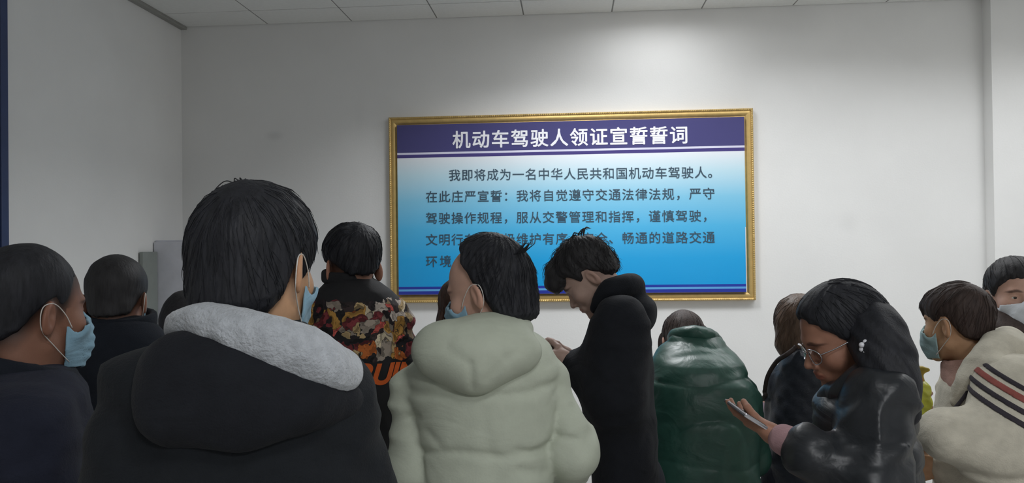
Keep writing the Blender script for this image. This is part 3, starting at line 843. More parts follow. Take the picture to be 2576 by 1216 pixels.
# 2 --- man at the left edge, three-quarter back, masked
P = Person(100, 1.80, 'person at the left edge with buzzed hair, pale blue mask and dark navy jacket', face=62)
P.head(70, 802, 0, 56, 2, 0, 1.02, neck=P.px(48, 960, -.01), nr=(.060, .066), stub=LINE_2)
P.hair(H_black, dict(top=.012, side=.0025, back=.006, front=.003, fade=.09, seed=21, groove=.0005, lump=.0025, line=LINE_2), n=0)
P.mask(M_mask, M_loop)
rw2 = P.rows([(905, -20, 140, .08, 0), (940, -90, 190, .15, 0), (990, -130, 225, .19, 0), (1060, -145, 240, .21, 0), (1216, -150, 245, .21, 0), (1560, -130, 230, .2, 0)])
J = [P.px(60, 1085, -.18), P.px(100, 1330, -.22), P.px(200, 1480, -.10)]; K = [P.px(90, 1010, .18), P.px(110, 1290, .2), P.px(210, 1480, .14)]
def f2(p):
    d = stack(p, rw2, 2.3)
    d = su(d, sleeve(p, J, (.078, .066, .05), 3), .035); d = su(d, sleeve(p, K, (.078, .066, .05), 3), .03)
    return d-.003*ridge(p, 41, 14)+.005*crease(p, 202, 9, (.7, .7, 1.4))
P.garment(f2, (-.36, -.34, .70), (.36, .34, 1.50), C_navy, .009, 'jacket')
P.sdf('collar', lambda p: ringc(p, P.px(56, 932, 0), .092, .092, .026, .010, (-.30, 0.0), -.08)-.002*wob(p, 3, 40), (-.2, -.18, 1.25), (.2, .18, 1.55), .006, C_ink)
P.legs((-.02, 0, .84), C_dark, C_shoe)
relaxed(P, J[2]+[0.02, 0, -.05], 1); relaxed(P, K[2]+[0.02, 0, -.05], -1)
P.body(SK_E)

# 3 --- man behind, short hair, back view
P = Person(296, 2.45, 'person with short black hair seen from behind, in front of the pale grey cabinet', face=12)
P.head(292, 768, 0, 17, 12, 0, .96, neck=P.px(296, 850, -.005), stub=LINE_2)
P.hair(H_soft, dict(top=.014, side=.003, back=.006, front=.004, fade=.09, seed=31, groove=.0005, line=[(0, -.045), (25, -.043), (45, -.03), (62, -.01), (78, .024), (92, .034), (104, .0), (112, .0), (120, .03), (130, .055), (150, .066), (180, .070)]), n=0)
P.mask(M_mask, M_loop)
rw3 = P.rows([(790, 250, 345, .07, 0), (806, 215, 380, .095, 0), (840, 185, 412, .12, 0), (900, 155, 440, .135, 0), (1216, 150, 445, .14, 0), (1380, 160, 440, .135, 0)])
J = [P.px(175, 920), P.px(165, 1150), P.px(185, 1330, .10)]; K = [P.px(420, 920), P.px(430, 1150), P.px(410, 1330, .10)]
def f3(p):
    d = stack(p, rw3, 2.3)
    d = su(d, sleeve(p, J, (.062, .055, .045), 3), .04); d = su(d, sleeve(p, K, (.062, .055, .045), 3), .04)
    return d-.003*ridge(p, 43, 16)
P.garment(f3, (-.30, -.24, .65), (.30, .26, 1.5), C_ink, .010)
P.sdf('collar', lambda p: ringc(p, P.px(302, 806, 0), .086, .082, .022, .010, (0, .15)), (-.16, -.16, 1.33), (.16, .16, 1.5), .006, C_ink)
P.legs((0, 0, .82), C_dark, C_shoe); relaxed(P, J[2]+[0, .02, -.05], -1); relaxed(P, K[2]+[0, .02, -.05], 1)
P.body(SK_E)

# 4 --- dark head between them, far
P = Person(474, 2.75, 'person with smooth dark hair, nearly hidden behind the grey-lined hood', face=5)
P.head(474, 842, 0, 8, 10, 0, .98, neck=P.px(474, 930, 0), female=True)
P.hair(H_soft, dict(top=.016, side=.012, back=.016, front=.01, seed=41, groove=.0008, clear=False, line=[(0, -.10), (60, -.10), (80, -.10), (100, -.05), (112, -.01), (125, .04), (150, .066), (180, .072)],
       extra=lambda q, d: su(d, chain(q, [(0, -.06, .02), (0, -.075, -.06), (0, -.075, -.20)], (.07, .072, .06), .03), .03)), n=0, pad=.24)
rw4 = P.rows([(880, 430, 520, .08, 0), (905, 395, 553, .11, 0), (960, 365, 585, .13, 0), (1216, 365, 585, .14, 0), (1330, 370, 580, .13, 0)])
def f4(p):
    d = stack(p, rw4, 2.3)
    for sg in (-1, 1): d = su(d, chain(p, [(sg*.155, 0, 1.13), (sg*.175, .0, .86), (sg*.16, .10, .66)], (.056, .05, .042), .04), .04)
    return d-.003*ridge(p, 44, 16)
P.garment(f4, (-.28, -.22, .6), (.28, .24, 1.36), C_black, .011)
P.legs((0, 0, .72), C_dark, C_shoe); relaxed(P, (-.16, .12, .61), -1); relaxed(P, (.16, .12, .61), 1)
P.body(SK_C)

# 5 --- man in the printed jacket
P = Person(888, 2.42, 'person in a black bomber jacket with a multicoloured printed back, facing the wall', face=-6)
P.head(886, 684, 0, -20, 4, 2, .98, neck=P.px(880, 760, 0), stub=[(0, .0), (90, .02), (180, .06)])
P.hair(H_black, dict(top=.022, side=.007, back=.010, front=.010, fade=.02, seed=52, groove=.0016, lump=.004, clear=False, line=[(0, -.016), (22, -.012), (36, -.002), (52, .012), (70, .026), (92, .030), (108, .026), (120, .03), (132, .045), (150, .055), (180, .06)]), n=260, st=dict(lift=.0012, hi=115, tip=.004))
Mp = material('printed_bomber', (.03, .03, .03, 1), rough=.75, spec=.2, noise=.1, nscale=20, bump=.12, bscale=160)
nt = Mp.node_tree; L = nt.links.new; b = nt.nodes['Principled BSDF']
tc = nt.nodes.new('ShaderNodeTexCoord'); no = nt.nodes.new('ShaderNodeTexNoise'); no.inputs['Scale'].default_value = 13; no.inputs['Detail'].default_value = 3
L(tc.outputs['Object'], no.inputs['Vector'])
mp = nt.nodes.new('ShaderNodeMapping'); mp.inputs['Rotation'].default_value = (0, radians(28), 0); mp.inputs['Scale'].default_value = (1, .6, 1.45); L(tc.outputs['Object'], mp.inputs['Vector'])
ad = nt.nodes.new('ShaderNodeVectorMath'); ad.operation = 'MULTIPLY_ADD'; L(no.outputs['Color'], ad.inputs[0]); ad.inputs[1].default_value = (.22, .22, .22); L(mp.outputs[0], ad.inputs[2])
vo = nt.nodes.new('ShaderNodeTexVoronoi'); vo.inputs['Scale'].default_value = 21; L(ad.outputs[0], vo.inputs['Vector'])
vo2 = nt.nodes.new('ShaderNodeTexVoronoi'); vo2.feature = 'DISTANCE_TO_EDGE'; vo2.inputs['Scale'].default_value = 21; L(ad.outputs[0], vo2.inputs['Vector'])
sc = nt.nodes.new('ShaderNodeSeparateColor'); L(vo.outputs['Color'], sc.inputs[0])
cr = nt.nodes.new('ShaderNodeValToRGB'); cr.color_ramp.interpolation = 'CONSTANT'; L(sc.outputs[0], cr.inputs[0])
pal = [(44, 38, 40), (172, 148, 108), (52, 44, 44), (186, 104, 52), (150, 138, 126), (36, 34, 36), (200, 186, 160), (118, 52, 56), (60, 50, 50), (170, 128, 66), (188, 176, 166), (196, 92, 84), (40, 36, 38), (132, 110, 84)]
while len(cr.color_ramp.elements) < len(pal): cr.color_ramp.elements.new(.5)
for i, el in enumerate(cr.color_ramp.elements): el.position = i/len(pal); el.color = lin(*pal[i])
vo3 = nt.nodes.new('ShaderNodeTexVoronoi'); vo3.inputs['Scale'].default_value = 52; L(ad.outputs[0], vo3.inputs['Vector'])
sc3 = nt.nodes.new('ShaderNodeSeparateColor'); L(vo3.outputs['Color'], sc3.inputs[0])
m3 = nt.nodes.new('ShaderNodeMapRange'); L(sc3.outputs[1], m3.inputs[0]); m3.inputs['To Min'].default_value = .35; m3.inputs['To Max'].default_value = 1.25
mm = nt.nodes.new('ShaderNodeVectorMath'); mm.operation = 'SCALE'; L(cr.outputs[0], mm.inputs[0]); L(m3.outputs[0], mm.inputs['Scale'])
ed = nt.nodes.new('ShaderNodeMath'); ed.operation = 'GREATER_THAN'; ed.inputs[1].default_value = .016; L(vo2.outputs['Distance'], ed.inputs[0])
sp = nt.nodes.new('ShaderNodeSeparateXYZ'); L(tc.outputs['Object'], sp.inputs[0])
zz = nt.nodes.new('ShaderNodeMath'); zz.operation = 'MULTIPLY_ADD'; L(no.outputs['Fac'], zz.inputs[0]); zz.inputs[1].default_value = .09; L(sp.outputs['Z'], zz.inputs[2])
zt, zb = P.px(900, 752, -.1)[2]+.045, P.px(900, 908, -.1)[2]+.045
g1 = nt.nodes.new('ShaderNodeMath'); g1.operation = 'LESS_THAN'; g1.inputs[1].default_value = zt; L(zz.outputs[0], g1.inputs[0])
g2 = nt.nodes.new('ShaderNodeMath'); g2.operation = 'GREATER_THAN'; g2.inputs[1].default_value = zb; L(zz.outputs[0], g2.inputs[0])
g3 = nt.nodes.new('ShaderNodeMath'); g3.operation = 'MULTIPLY'; L(g1.outputs[0], g3.inputs[0]); L(g2.outputs[0], g3.inputs[1])
g4 = nt.nodes.new('ShaderNodeMath'); g4.operation = 'MULTIPLY'; L(g3.outputs[0], g4.inputs[0]); L(ed.outputs[0], g4.inputs[1])
mx = nt.nodes.new('ShaderNodeMix'); mx.data_type = 'RGBA'; L(g4.outputs[0], mx.inputs['Factor']); mx.inputs['A'].default_value = lin(36, 36, 38); L(mm.outputs[0], mx.inputs['B']); L(mx.outputs['Result'], b.inputs['Base Color'])
rw5 = P.rows([(692, 840, 925, .065, 0), (708, 818, 950, .085, 0), (735, 788, 985, .11, 0), (768, 775, 1004, .125, 0), (805, 772, 1008, .13, 0), (880, 775, 1004, .135, 0), (980, 780, 1000, .135, 0), (1216, 785, 995, .14, 0), (1290, 795, 985, .13, 0)])
J = [P.px(805, 800), P.px(795, 985), P.px(810, 1180, .14)]; K = [P.px(996, 805), P.px(1000, 985), P.px(985, 1180, .14)]
def f5(p):
    d = stack(p, rw5, 2.3)
    d = su(d, sleeve(p, J, (.056, .056, .04), 3, .008), .035); d = su(d, sleeve(p, K, (.056, .056, .04), 6, .008), .035)
    return d-.004*ridge(p, 45, 18)
P.garment(f5, (-.27, -.24, .72), (.27, .28, 1.60), Mp, .007)
P.sdf('collar', lambda p: ringc(p, P.px(874, 694, 0), .069, .069, .019, .009, (0, .1)), (-.14, -.14, 1.44), (.14, .14, 1.62), .005, C_rib)
cu = bpy.data.curves.new('lettering', 'FONT'); cu.body = 'RUIN'; cu.size = .082; cu.shear = .22; cu.offset = .003; cu.space_character = .95
t = bpy.data.objects.new('tmp', cu); COL.objects.link(t); bpy.context.view_layer.update()
me = bpy.data.meshes.new_from_object(t.evaluated_get(bpy.context.evaluated_depsgraph_get())); bpy.data.objects.remove(t)
bm = bmesh.new(); bm.from_mesh(me); bmesh.ops.subdivide_edges(bm, edges=[e for e in bm.edges if e.calc_length() > .012], cuts=3, use_grid_fill=False); bmesh.ops.triangulate(bm, faces=bm.faces)
V = np.array([v.co for v in bm.verts]); O = P.px(890, 946, 0); ca, sa = cos(-.10), sin(-.10)
X = O[0]+ca*V[:, 0]-sa*V[:, 1]; Z = O[2]+sa*V[:, 0]+ca*V[:, 1]; vv = np.full(len(V), -.30)
for _ in range(40):
    d = f5([X.astype(f32), vv.astype(f32), Z.astype(f32)]); vv = np.minimum(vv+np.clip(d-.0015, -.01, .03)*.6, -.02)
for v, x, y, z in zip(bm.verts, X, vv, Z): v.co = (x, y, z)
C_or = cloth('orange_print', (204, 96, 44), .6, 0)
bm_obj('lettering', bm, C_or, P.root)
P.legs((.02, 0, .86), C_dark, C_shoe); relaxed(P, J[2]+[0, .02, -.04], -1); relaxed(P, K[2]+[0, .02, -.04], 1)
P.body(SK_B)

# 6 --- woman beyond, mostly hidden by the sage coat's head
P = Person(1160, 2.95, 'person with brown hair peeking out behind the head of the sage coat wearer', face=175)
P.head(1160, 790, 0, 172, 4, 0, .96, neck=P.px(1160, 880, .02), female=True, lids=.5)
P.eyes()
P.hair(H_red, dict(top=.016, side=.014, back=.014, front=.014, seed=61, groove=.001, clear=False, line=[(0, -.11), (60, -.11), (80, -.11), (95, -.09), (112, -.06), (125, .01), (150, .060), (180, .066)]), n=80, st=dict(lift=.0004, tip=.001, r=.0008))
P.locks([[(.07, .03, .05), (.085, .035, -.02), (.083, .045, -.07), (.075, .05, -.11), (.07, .045, -.14)], [(.072, .02, .05), (.088, .02, -.02), (.088, .028, -.07), (.085, .03, -.12), (.075, .03, -.15)], [(.07, .01, .05), (.088, .0, -.02), (.09, .0, -.09), (.085, .01, -.15)]], .011, H_red, P.hairo)
P.mask(M_maskw, M_loop)
def f6(p):
    d = stack(p, [(.62, 0, 0, .18, .13), (.9, 0, 0, .19, .13), (1.12, 0, 0, .185, .12), (1.21, 0, 0, .14, .09), (1.26, 0, .01, .075, .075)], 2.3)
    for sg in (-1, 1): d = su(d, chain(p, [(sg*.165, 0, 1.12), (sg*.19, .0, .86), (sg*.17, -.12, .66)], (.055, .05, .042), .04), .04)
    return d-.003*ridge(p, 46, 16)
P.garment(f6, (-.28, -.24, .58), (.28, .22, 1.32), C_navy, .012)
P.legs((0, 0, .74), C_dark, C_shoe); relaxed(P, (-.17, -.14, .61), 1); relaxed(P, (.17, -.14, .61), -1)
P.body(SK_C)

# 7 --- sage puffer coat
P = Person(1215, 1.80, 'person with tousled black hair looking down in a sage green hooded puffer coat', face=-8)
P.head(1231, 746, 0, -60, 14, 0, .95, neck=P.px(1262, 875, -.02))
P.hair(H_black, dict(top=.020, side=.012, back=.022, front=.008, fade=.02, extra=lambda q, d: si(d, q[1]-(.024-.32*(.13-q[2]))-.006*wob(q, 5, 60), .012), seed=72, groove=.0022, lump=.005, line=[(0, -.085), (30, -.085), (50, -.07), (66, -.03), (78, .018), (92, .034), (100, .022), (110, .060), (118, .090), (128, .116), (145, .128), (180, .132)]), n=420, st=dict(lift=.001, tip=.005, hi=150))
lk = []
for i in range(9):
    a = i/8; lk.append([(-.03+.04*a, -.095, .070), (-.03+.045*a, -.120, .085), (-.03+.05*a, -.136-.004*(i % 3), .096+.003*(i % 4))])
P.locks(lk, .0015, H_black, P.hairo, 'flyaway_strands')
P.mask(M_mask, M_loop, off=(.0, .003))
rw7 = P.rows([(830, 1140, 1340, .10, 0), (870, 1070, 1385, .125, 0), (920, 1030, 1412, .14, 0), (980, 1020, 1410, .145, 0), (1060, 1045, 1400, .145, 0), (1140, 1050, 1392, .14, 0), (1216, 1052, 1392, .145, 0), (1420, 1050, 1400, .15, 0)])
J = [P.px(1040, 985), P.px(1050, 1180, -.01), P.px(1075, 1360, .10)]; K = [P.px(1378, 965, -.01), P.px(1440, 1140, -.03), P.px(1400, 1230, .20)]
zs7 = [P.px(1200, y, -.13)[2] for y in (988, 1143, 1330)]
def puff(p, d, zs, w=.010, a=.011):
    for z0 in zs: d = d+a*np.exp(-((p[2]-z0+.006*np.sin(p[0]*30))/w)**2)
    return d
JS = [((1280, 1132), (1392, 1156), .008, .006), ((1060, 1085), (1120, 1140), .009, .003), ((1010, 1080), (1055, 1055), .008, .005), ((1400, 1060), (1460, 1045), .008, .005), ((1395, 1112), (1470, 1125), .008, .006), ((1390, 1012), (1430, 985), .008, .005), ((1290, 1185), (1390, 1208), .010, .005)]
def f7c(p):
    return stack(p, rw7, 2.35)
def f7(p):
    d = puff(p, f7c(p), zs7, .010, .007)
    ns = .003*np.exp(-np.abs(p[2]-zs7[1])/.05)*ridge(p, 71, 34, (1.6, 1, .7))
    for Q_, s_ in ((J, 5), (K, 9)):
        e = chain(p, Q_, (.056, .058, .05), .04)-.005*ridge(p, s_, 22, (.5, .5, 1.5))+.006*crease(p, s_+300, 15, (.6, .6, 1.6), .2)
        d = su(d, e, .008)
    d = d+sum(seam(p, P.px(*A, -.14), P.px(*B, -.14), w_, e_) for A, B, w_, e_ in JS)
    return d-.002*ridge(p, 47, 12)-ns+.003*crease(p, 207, 10, (.7, .7, 1.4))
P.garment(f7, (-.33, -.28, .78), (.39, .32, 1.52), C_sage, .0065, 'puffer_coat', core=f7c, inset=.025)
HS = [((1185, 890), (1190, 975), .008, .004), ((1118, 862), (1190, 905), .012, .003), ((1330, 852), (1262, 900), .012, .004), ((1262, 900), (1215, 950), .010, .002)]
P7 = P
def f7h(p):
    d = ell(p, P.px(1200, 880, -.120), (.131, .068, .067))
    d = su(d, chain(p, [P.px(1112, 885, -.11), P.px(1192, 922, -.135), P.px(1300, 885, -.11)], (.050, .047, .038), .04), .05)
    d = su(d, ell(p, P.px(1242, 832, -.045), (.091, .080, .045)), .035)
    d = su(d, chain(p, [P.px(1120, 872, .02), P.px(1085, 885, -.06)], (.030, .038), .02), .04)
    d = ss(d, ell(p, P.px(1265, 775, .02), (.070, .074, .074)), .02)
    return d-.002*ridge(p, 73, 15, (1, 1, 1.2))+.002*crease(p, 213, 14, (.8, .8, 1.3), .16)+sum(seam(p, P.px(*A, -.12), P.px(*B, -.12), w_, e_) for A, B, w_, e_ in HS)
P.sdf('hood', f7h, (-.26, -.30, 1.15), (.22, .16, 1.52), .005, C_sage)
P.legs((0, 0, .80), C_dark, C_shoe); relaxed(P, J[2]+[0, .02, -.06], -1)
P.hand(K[2]+np.array([-.02, .03, -.005]), axes((-.5, .8, .1), (.3, .3, -1)), 'hold', mirror=True, curl=(52, 55, 55, 56), thumb=(30, 25, 25))
P.body(SK_C)

# 8 --- young man in the black hoodie, in profile with a phone
P = Person(1560, 2.5, 'young person in a black hoodie, in profile, looking down at a phone', face=-88)
P.head(1492, 704, 0, -86, 42, 0, .93, neck=P.px(1552, 800, 0), lids=.9, nr=(.050, .062))
P.eyes()
def bang(q, d):
    m = [q[0], q[1], q[2]]
    b = chain(m, [(-.035, .085, .105), (-.03, .108, .075), (-.025, .114, .045)], (.026, .022, .008), .02)
    b2 = chain(m, [(.03, .085, .105), (.03, .108, .075), (.03, .112, .05)], (.026, .022, .008), .02)
    b3 = chain(m, [(0, .08, .12), (0, .115, .085), (.0, .122, .05)], (.028, .024, .008), .02)
    return su(su(su(d, b, .02), b2, .02), b3, .02)
P.hair(H_soft, dict(top=.026, side=.010, back=.012, front=.016, fade=.03, seed=82, groove=.0022, lump=.007, extra=bang, line=[(0, -.035), (25, -.032), (45, -.015), (62, .008), (78, .034), (92, .042), (102, .018), (112, .022), (122, .05), (136, .06), (150, .045), (180, .04)]), n=340, st=dict(lift=.0015, tip=.010, hi=95, curl=.6))
lk = []
rg = np.random.RandomState(8)
for i in range(26):
    x0 = rg.uniform(-.05, .05); y0 = rg.uniform(-.08, .03); h0 = .145-.9*(y0+.02)**2*3
    lk.append([(x0, y0, h0), (x0+rg.normal(0, .008), y0-.012, h0+.010), (x0+rg.normal(0, .01), y0-.026, h0+.010+rg.uniform(-.004, .005)), (x0+rg.normal(0, .012), y0-.034, h0)])
P.locks(lk, .0016, H_soft, P.hairo, 'flyaway_strands')
rw8 = P.rows([(768, 1515, 1600, .10, 0), (800, 1488, 1628, .165, 0), (850, 1470, 1640, .20, 0), (900, 1462, 1642, .205, 0), (1000, 1462, 1648, .205, 0), (1216, 1490, 1660, .20, 0), (1300, 1495, 1660, .20, 0)])
J = [P.px(1562, 812, -.165), P.px(1545, 995, -.205), P.px(1440, 924, -.06)]; K = [P.px(1562, 812, .165), P.px(1540, 990, .20), P.px(1440, 914, .06)]
def f8(p):
    d = stack(p, rw8, 2.2)
    for Q_, s_ in ((J, 5), (K, 9)): d = su(d, sleeve(p, Q_, (.074, .062, .040), s_, .0025), .085)
    return d-.003*ridge(p, 48, 11)+.007*crease(p, 208, 10, (1, 1, .9), .16)
P.garment(f8, (-.24, -.31, .72), (.24, .31, 1.54), C_black, .0075, 'hoodie')
def f8h(p):
    d = chain(p, spline([P.px(1500, 775, -.075), P.px(1525, 735, -.095), P.px(1570, 718, -.07), P.px(1590, 722, 0), P.px(1570, 718, .07), P.px(1525, 735, .095), P.px(1500, 775, .075)], 3), np.interp(np.linspace(0, 1, 19), [0, .5, 1], [.020, .034, .020]), .02)
    d = su(d, ell(p, P.px(1612, 790, 0), (.048, .115, .060)), .025)
    d = su(d, ell(p, P.px(1622, 775, -.02), (.032, .08, .030)), .012)
    return d-.003*ridge(p, 83, 20)
P.sdf('hood', f8h, (-.12, -.17, 1.28), (.15, .17, 1.58), .0055, C_black)
P.legs((.02, 0, .84), C_dark, C_shoe)
P.hand(J[2]+np.array([-.005, -.002, .004]), axes((-.95, .18, .22), (-.30, -.85, -.35)), 'grip', curl=(58, 60, 62, 60), thumb=(24, 18, 22), tin=.5, scale=.98)
P.hand(K[2]+np.array([-.005, 0, .004]), axes((-.95, -.18, .22), (-.30, .85, -.35)), 'grip', mirror=True, curl=(58, 60, 62, 60), thumb=(24, 18, 22), tin=.5, scale=.98)
P.body(SK_D)
smartphone(P, P.px(1356, 859, -.03), (-.86, 0, .48), (.48, 0, .86), 'dark smartphone held by the young person in the black hoodie', edge=M_phone)

# 9 --- green puffer, bowed head, from behind
P = Person(1755, 2.85, 'person bowed forward in a shiny dark green puffer coat', face=0)
P.head(1722, 868, .24, -6, 48, 0, .95, neck=P.px(1742, 885, .12), female=True)
P.hair(H_dkbrown, dict(top=.014, side=.012, back=.014, front=.012, seed=91, groove=.001, clear=False, line=[(0, -.07), (60, -.08), (80, -.08), (100, -.05), (115, -.02), (125, .03), (150, .066), (180, .072)]), n=120, st=dict(lift=.0004, tip=.001, r=.0009))
lk = []
for i in range(9):
    t = i/8; x0 = 1692-18*t; lk.append([P.px(x0+10, 815+20*t, .22+.05*t), P.px(x0-14+6*t, 850, .24+.03*t), P.px(x0-20+10*t, 890, .23+.03*t), P.px(x0-10+8*t, 940, .22)])
    lk.append([P.px(1752+12*t, 808+14*t, .22+.04*t), P.px(1768+8*t, 840, .23), P.px(1776+4*t, 880, .23)])
P.locks(lk, .014, H_dkbrown, P.hairo, frame=False, sides=10)
rw9 = P.rows([(832, 1692, 1790, .07, .14), (850, 1680, 1812, .09, .13), (872, 1660, 1838, .115, .11), (910, 1640, 1873, .145, .07), (960, 1628, 1893, .155, .03), (1030, 1622, 1905, .16, 0), (1110, 1620, 1912, .165, -.02), (1216, 1618, 1916, .17, -.03), (1330, 1620, 1914, .165, -.03)])
zs9 = [P.px(1760, y, -.12)[2] for y in (884, 968, 1062, 1165, 1260)]
def f9c(p): return stack(p, rw9, 2.25)
def f9(p):
    d = f9c(p)
    for i, z0 in enumerate(zs9):
        zz = p[2]-z0+.010*np.sin(p[0]*14+i*2)+.003*np.sin(p[0]*37+i)
        d = d+(.010, .010, .004, .006, .004)[i]*np.exp(-np.abs(zz)/.011)
    for sg in (-1, 1): d = su(d, chain(p, [(sg*.165, .06, 1.04), (sg*.185, .12, .82), (sg*.08, .30, .86)], (.06, .06, .045), .03), .03)
    return d-.005*ridge(p, 49, 12, (.6, 1, 1.5))+.006*crease(p, 209, 14, (.7, 1, 1.5), .2)
P.garment(f9, (-.28, -.26, .68), (.28, .38, 1.38), C_green, .006, 'puffer_coat', core=f9c, inset=.03)
def f9k(p):
    d = chain(p, spline([P.px(1694, 862, .22), P.px(1702, 846, .12), P.px(1742, 840, .08), P.px(1784, 845, .10), P.px(1806, 868, .20)], 3), np.full(13, .023), .02)
    return d-.002*ridge(p, 92, 28)
P.sdf('collar', f9k, (-.14, -.02, 1.14), (.14, .28, 1.36), .005, C_green)
P.legs((0, -.03, .74), C_dark, C_shoe)
for sg in (-1, 1): P.hand((sg*.07, .33, .86), axes((-sg*.4, .8, .2), (sg*.8, .2, -.5)), 'hold', mirror=(sg > 0), curl=(52, 55, 55, 56), thumb=(30, 25, 25))
P.body(SK_C)

# 10 --- brown straight hair, quilted jacket, strap
P = Person(2022, 3.10, 'person with straight light brown hair and dark quilted jacket behind the glasses wearer', face=-25)
P.head(2014, 838, 0, -28, 10, 0, .99, neck=P.px(2020, 930, -.01), female=True)
P.hair(H_brown, dict(top=.016, side=.014, back=.016, front=.012, seed=101, groove=.0012, clear=False, line=[(0, -.12), (60, -.12), (85, -.11), (100, -.09), (112, -.05), (125, .02), (150, .062), (180, .07)],
       extra=lambda q, d: su(d, chain(q, [(-.05, -.01, .03), (-.058, .0, -.04), (-.05, .0, -.115)], (.042, .038, .022), .03), .03)), n=160, st=dict(lift=.0004, tip=.001, r=.0009))
rw10 = P.rows([(868, 2000, 2075, .07, -.05), (890, 1980, 2100, .11, -.04), (915, 1962, 2112, .14, -.02), (960, 1947, 2122, .16, 0), (1040, 1935, 2126, .165, 0), (1216, 1931, 2130, .17, 0), (1320, 1935, 2125, .16, 0)])
def f10c(p): return stack(p, rw10, 2.2)
def f10(p):
    d = f10c(p)-.004*np.abs(np.sin((p[0]+p[2])*48))*np.abs(np.sin((p[0]-p[2])*48))
    d = su(d, chain(p, [P.px(1962, 960, .02), P.px(1958, 1130, .03), P.px(1925, 1060, .25)], (.052, .05, .034), .03), .03)
    d = su(d, chain(p, [P.px(2100, 960, .0), P.px(2110, 1130, .03), P.px(2060, 1150, .22)], (.052, .05, .036), .03), .03)
    return d-.002*ridge(p, 51, 18)
P.garment(f10, (-.26, -.24, .62), (.26, .36, 1.34), C_quilt, .007, 'quilted_jacket', core=f10c, inset=.03)
P.legs((0, 0, .74), C_dark, C_shoe)
P.hand(P.px(1925, 1056, .26), axes((-.5, .6, .5), (.3, .2, -.8)), 'hold', mirror=True, curl=(52, 55, 55, 56), thumb=(30, 25, 25), scale=.9)
P.hand(P.px(2060, 1150, .24), axes((-.5, .8, .1), (.4, .2, -.8)), 'hold', curl=(52, 55, 55, 56), thumb=(30, 25, 25), scale=.9)
P.body(SK_C)
bag = bpy.data.objects.new('shoulder_bag', None); COL.objects.link(bag); bag.location = P.root.location; bag.rotation_euler = P.root.rotation_euler
tag(bag, 'dark bag with its strap looping off the quilted jacket shoulder', 'bag')
sp_ = spline([P.px(2005, 873, -.12), P.px(1978, 893, -.125), P.px(1956, 908, -.09), P.px(1937, 935, -.06), P.px(1927, 962, -.04), P.px(1930, 985, -.02), P.px(1943, 1003, .0), P.px(1950, 1040, .24), P.px(1985, 1150, .54)], 8)
for _ in range(12):          # lay the strap on the jacket instead of in it
    d0 = f10([sp_[:, k].astype(f32) for k in range(3)]); g_ = np.stack([f10([(sp_[:, k]+(.002 if k == m else 0)).astype(f32) for k in range(3)])-d0 for m in range(3)], 1)/.002
    sp_ = sp_+g_*np.clip(.014-d0, 0, .02)[:, None]*.7
C_strap = cloth('strap_brown', (58, 50, 48), .6, 0)
tubes_obj('strap', [sp_], .0085, C_strap, bag)
bc = P.px(1995, 1215, .56)
def fb(p): return rbox(p, bc, (.11, .045, .085), .03)-.002*ridge(p, 3, 30)
V, Q = grid_nets(fb, bc-.17, bc+.17, .008); mesh_obj('bag_body', V, Q, C_strap, bag, True)
# pale sheet in that hand
pap = bpy.data.objects.new('paper_sheet', None); 
bm = bmesh.new()
pts = [P.px(1903, 1004, .22), P.px(1934, 1019, .24), P.px(1936, 1052, .26), P.px(1912, 1052, .25)]
n = 8; G = [[None]*(n+1) for _ in range(n+1)]
for i in range(n+1):
    for j in range(n+1):
        s_, t_ = i/n, j/n; q = (1-s_)*(1-t_)*pts[0]+s_*(1-t_)*pts[1]+s_*t_*pts[2]+(1-s_)*t_*pts[3]; q = q+np.array([0, .006*sin(3*s_+1)*sin(3*t_), 0]); G[i][j] = bm.verts.new(tuple(q))
for i in range(n):
    for j in range(n): bm.faces.new((G[i][j], G[i+1][j], G[i+1][j+1], G[i][j+1]))
bmesh.ops.solidify(bm, geom=bm.faces[:], thickness=.0015)
pap = bm_obj('paper_sheet', bm, cloth('lilac_paper', (208, 196, 206), .7, 0), None, True); pap.location = P.root.location; pap.rotation_euler = P.root.rotation_euler
tag(pap, 'pale lilac paper held low between the green puffer coat and the quilted jacket', 'paper')

# 11 --- glasses wearer with phone
P = Person(2150, 1.92, 'person in glasses with clipped-back dark hair and black puffer jacket, holding a phone', face=-105)
P.head(2130, 853, 0, -114, 24, -4, .93, neck=P.px(2165, 975, .01), female=True, lids=.85)
P.eyes()
P.hair(H_black, dict(top=.014, side=.010, back=.022, front=.010, fade=.02, seed=111, groove=.0012, lump=.002, clear=True, line=[(0, -.07), (40, -.07), (60, -.05), (76, .005), (92, .030), (102, .012), (112, .020), (126, .045), (145, .072), (165, .088), (180, .092)]), n=240, st=dict(lift=.0006, tip=.002, r=.0009, whorl=(0, .02, .13)))
tail = spline([P.px(2172, 815, .0), P.px(2196, 832, -.03), P.px(2220, 880, -.075), P.px(2238, 940, -.11), P.px(2258, 1005, -.13), P.px(2285, 1050, -.135)], 4)
tr = np.interp(np.linspace(0, 1, len(tail)), [0, .15, .4, .7, 1], [.052, .056, .055, .046, .012])
def f11t(p):
    d = chain(p, tail, tr, .02)
    return d-.003*np.sin(p[0]*150+9*np.sin(p[2]*18))*.6-.004*wob(p, 4, 30, (2, 2, .5))
V, Q = grid_nets(f11t, (-.06, -.24, 1.02), (.26, .10, 1.48), .005); tl = P.add('ponytail', (V, Q), H_black, P.hairo)
rg = np.random.RandomState(2); lk = []
for i in range(70):
    k = rg.randint(0, 6); a = rg.uniform(0, 6.28); o = np.array([cos(a), -abs(sin(a))*.8, .2*sin(a)])
    seq = tail[k::3]; rr = tr[k::3]
    lk.append([q+o*(r_+.002)*(1+rg.uniform(0, .12)) for q, r_ in zip(seq, rr)])
P.locks(lk, .0018, H_black, tl, 'loose_strands', frame=False)
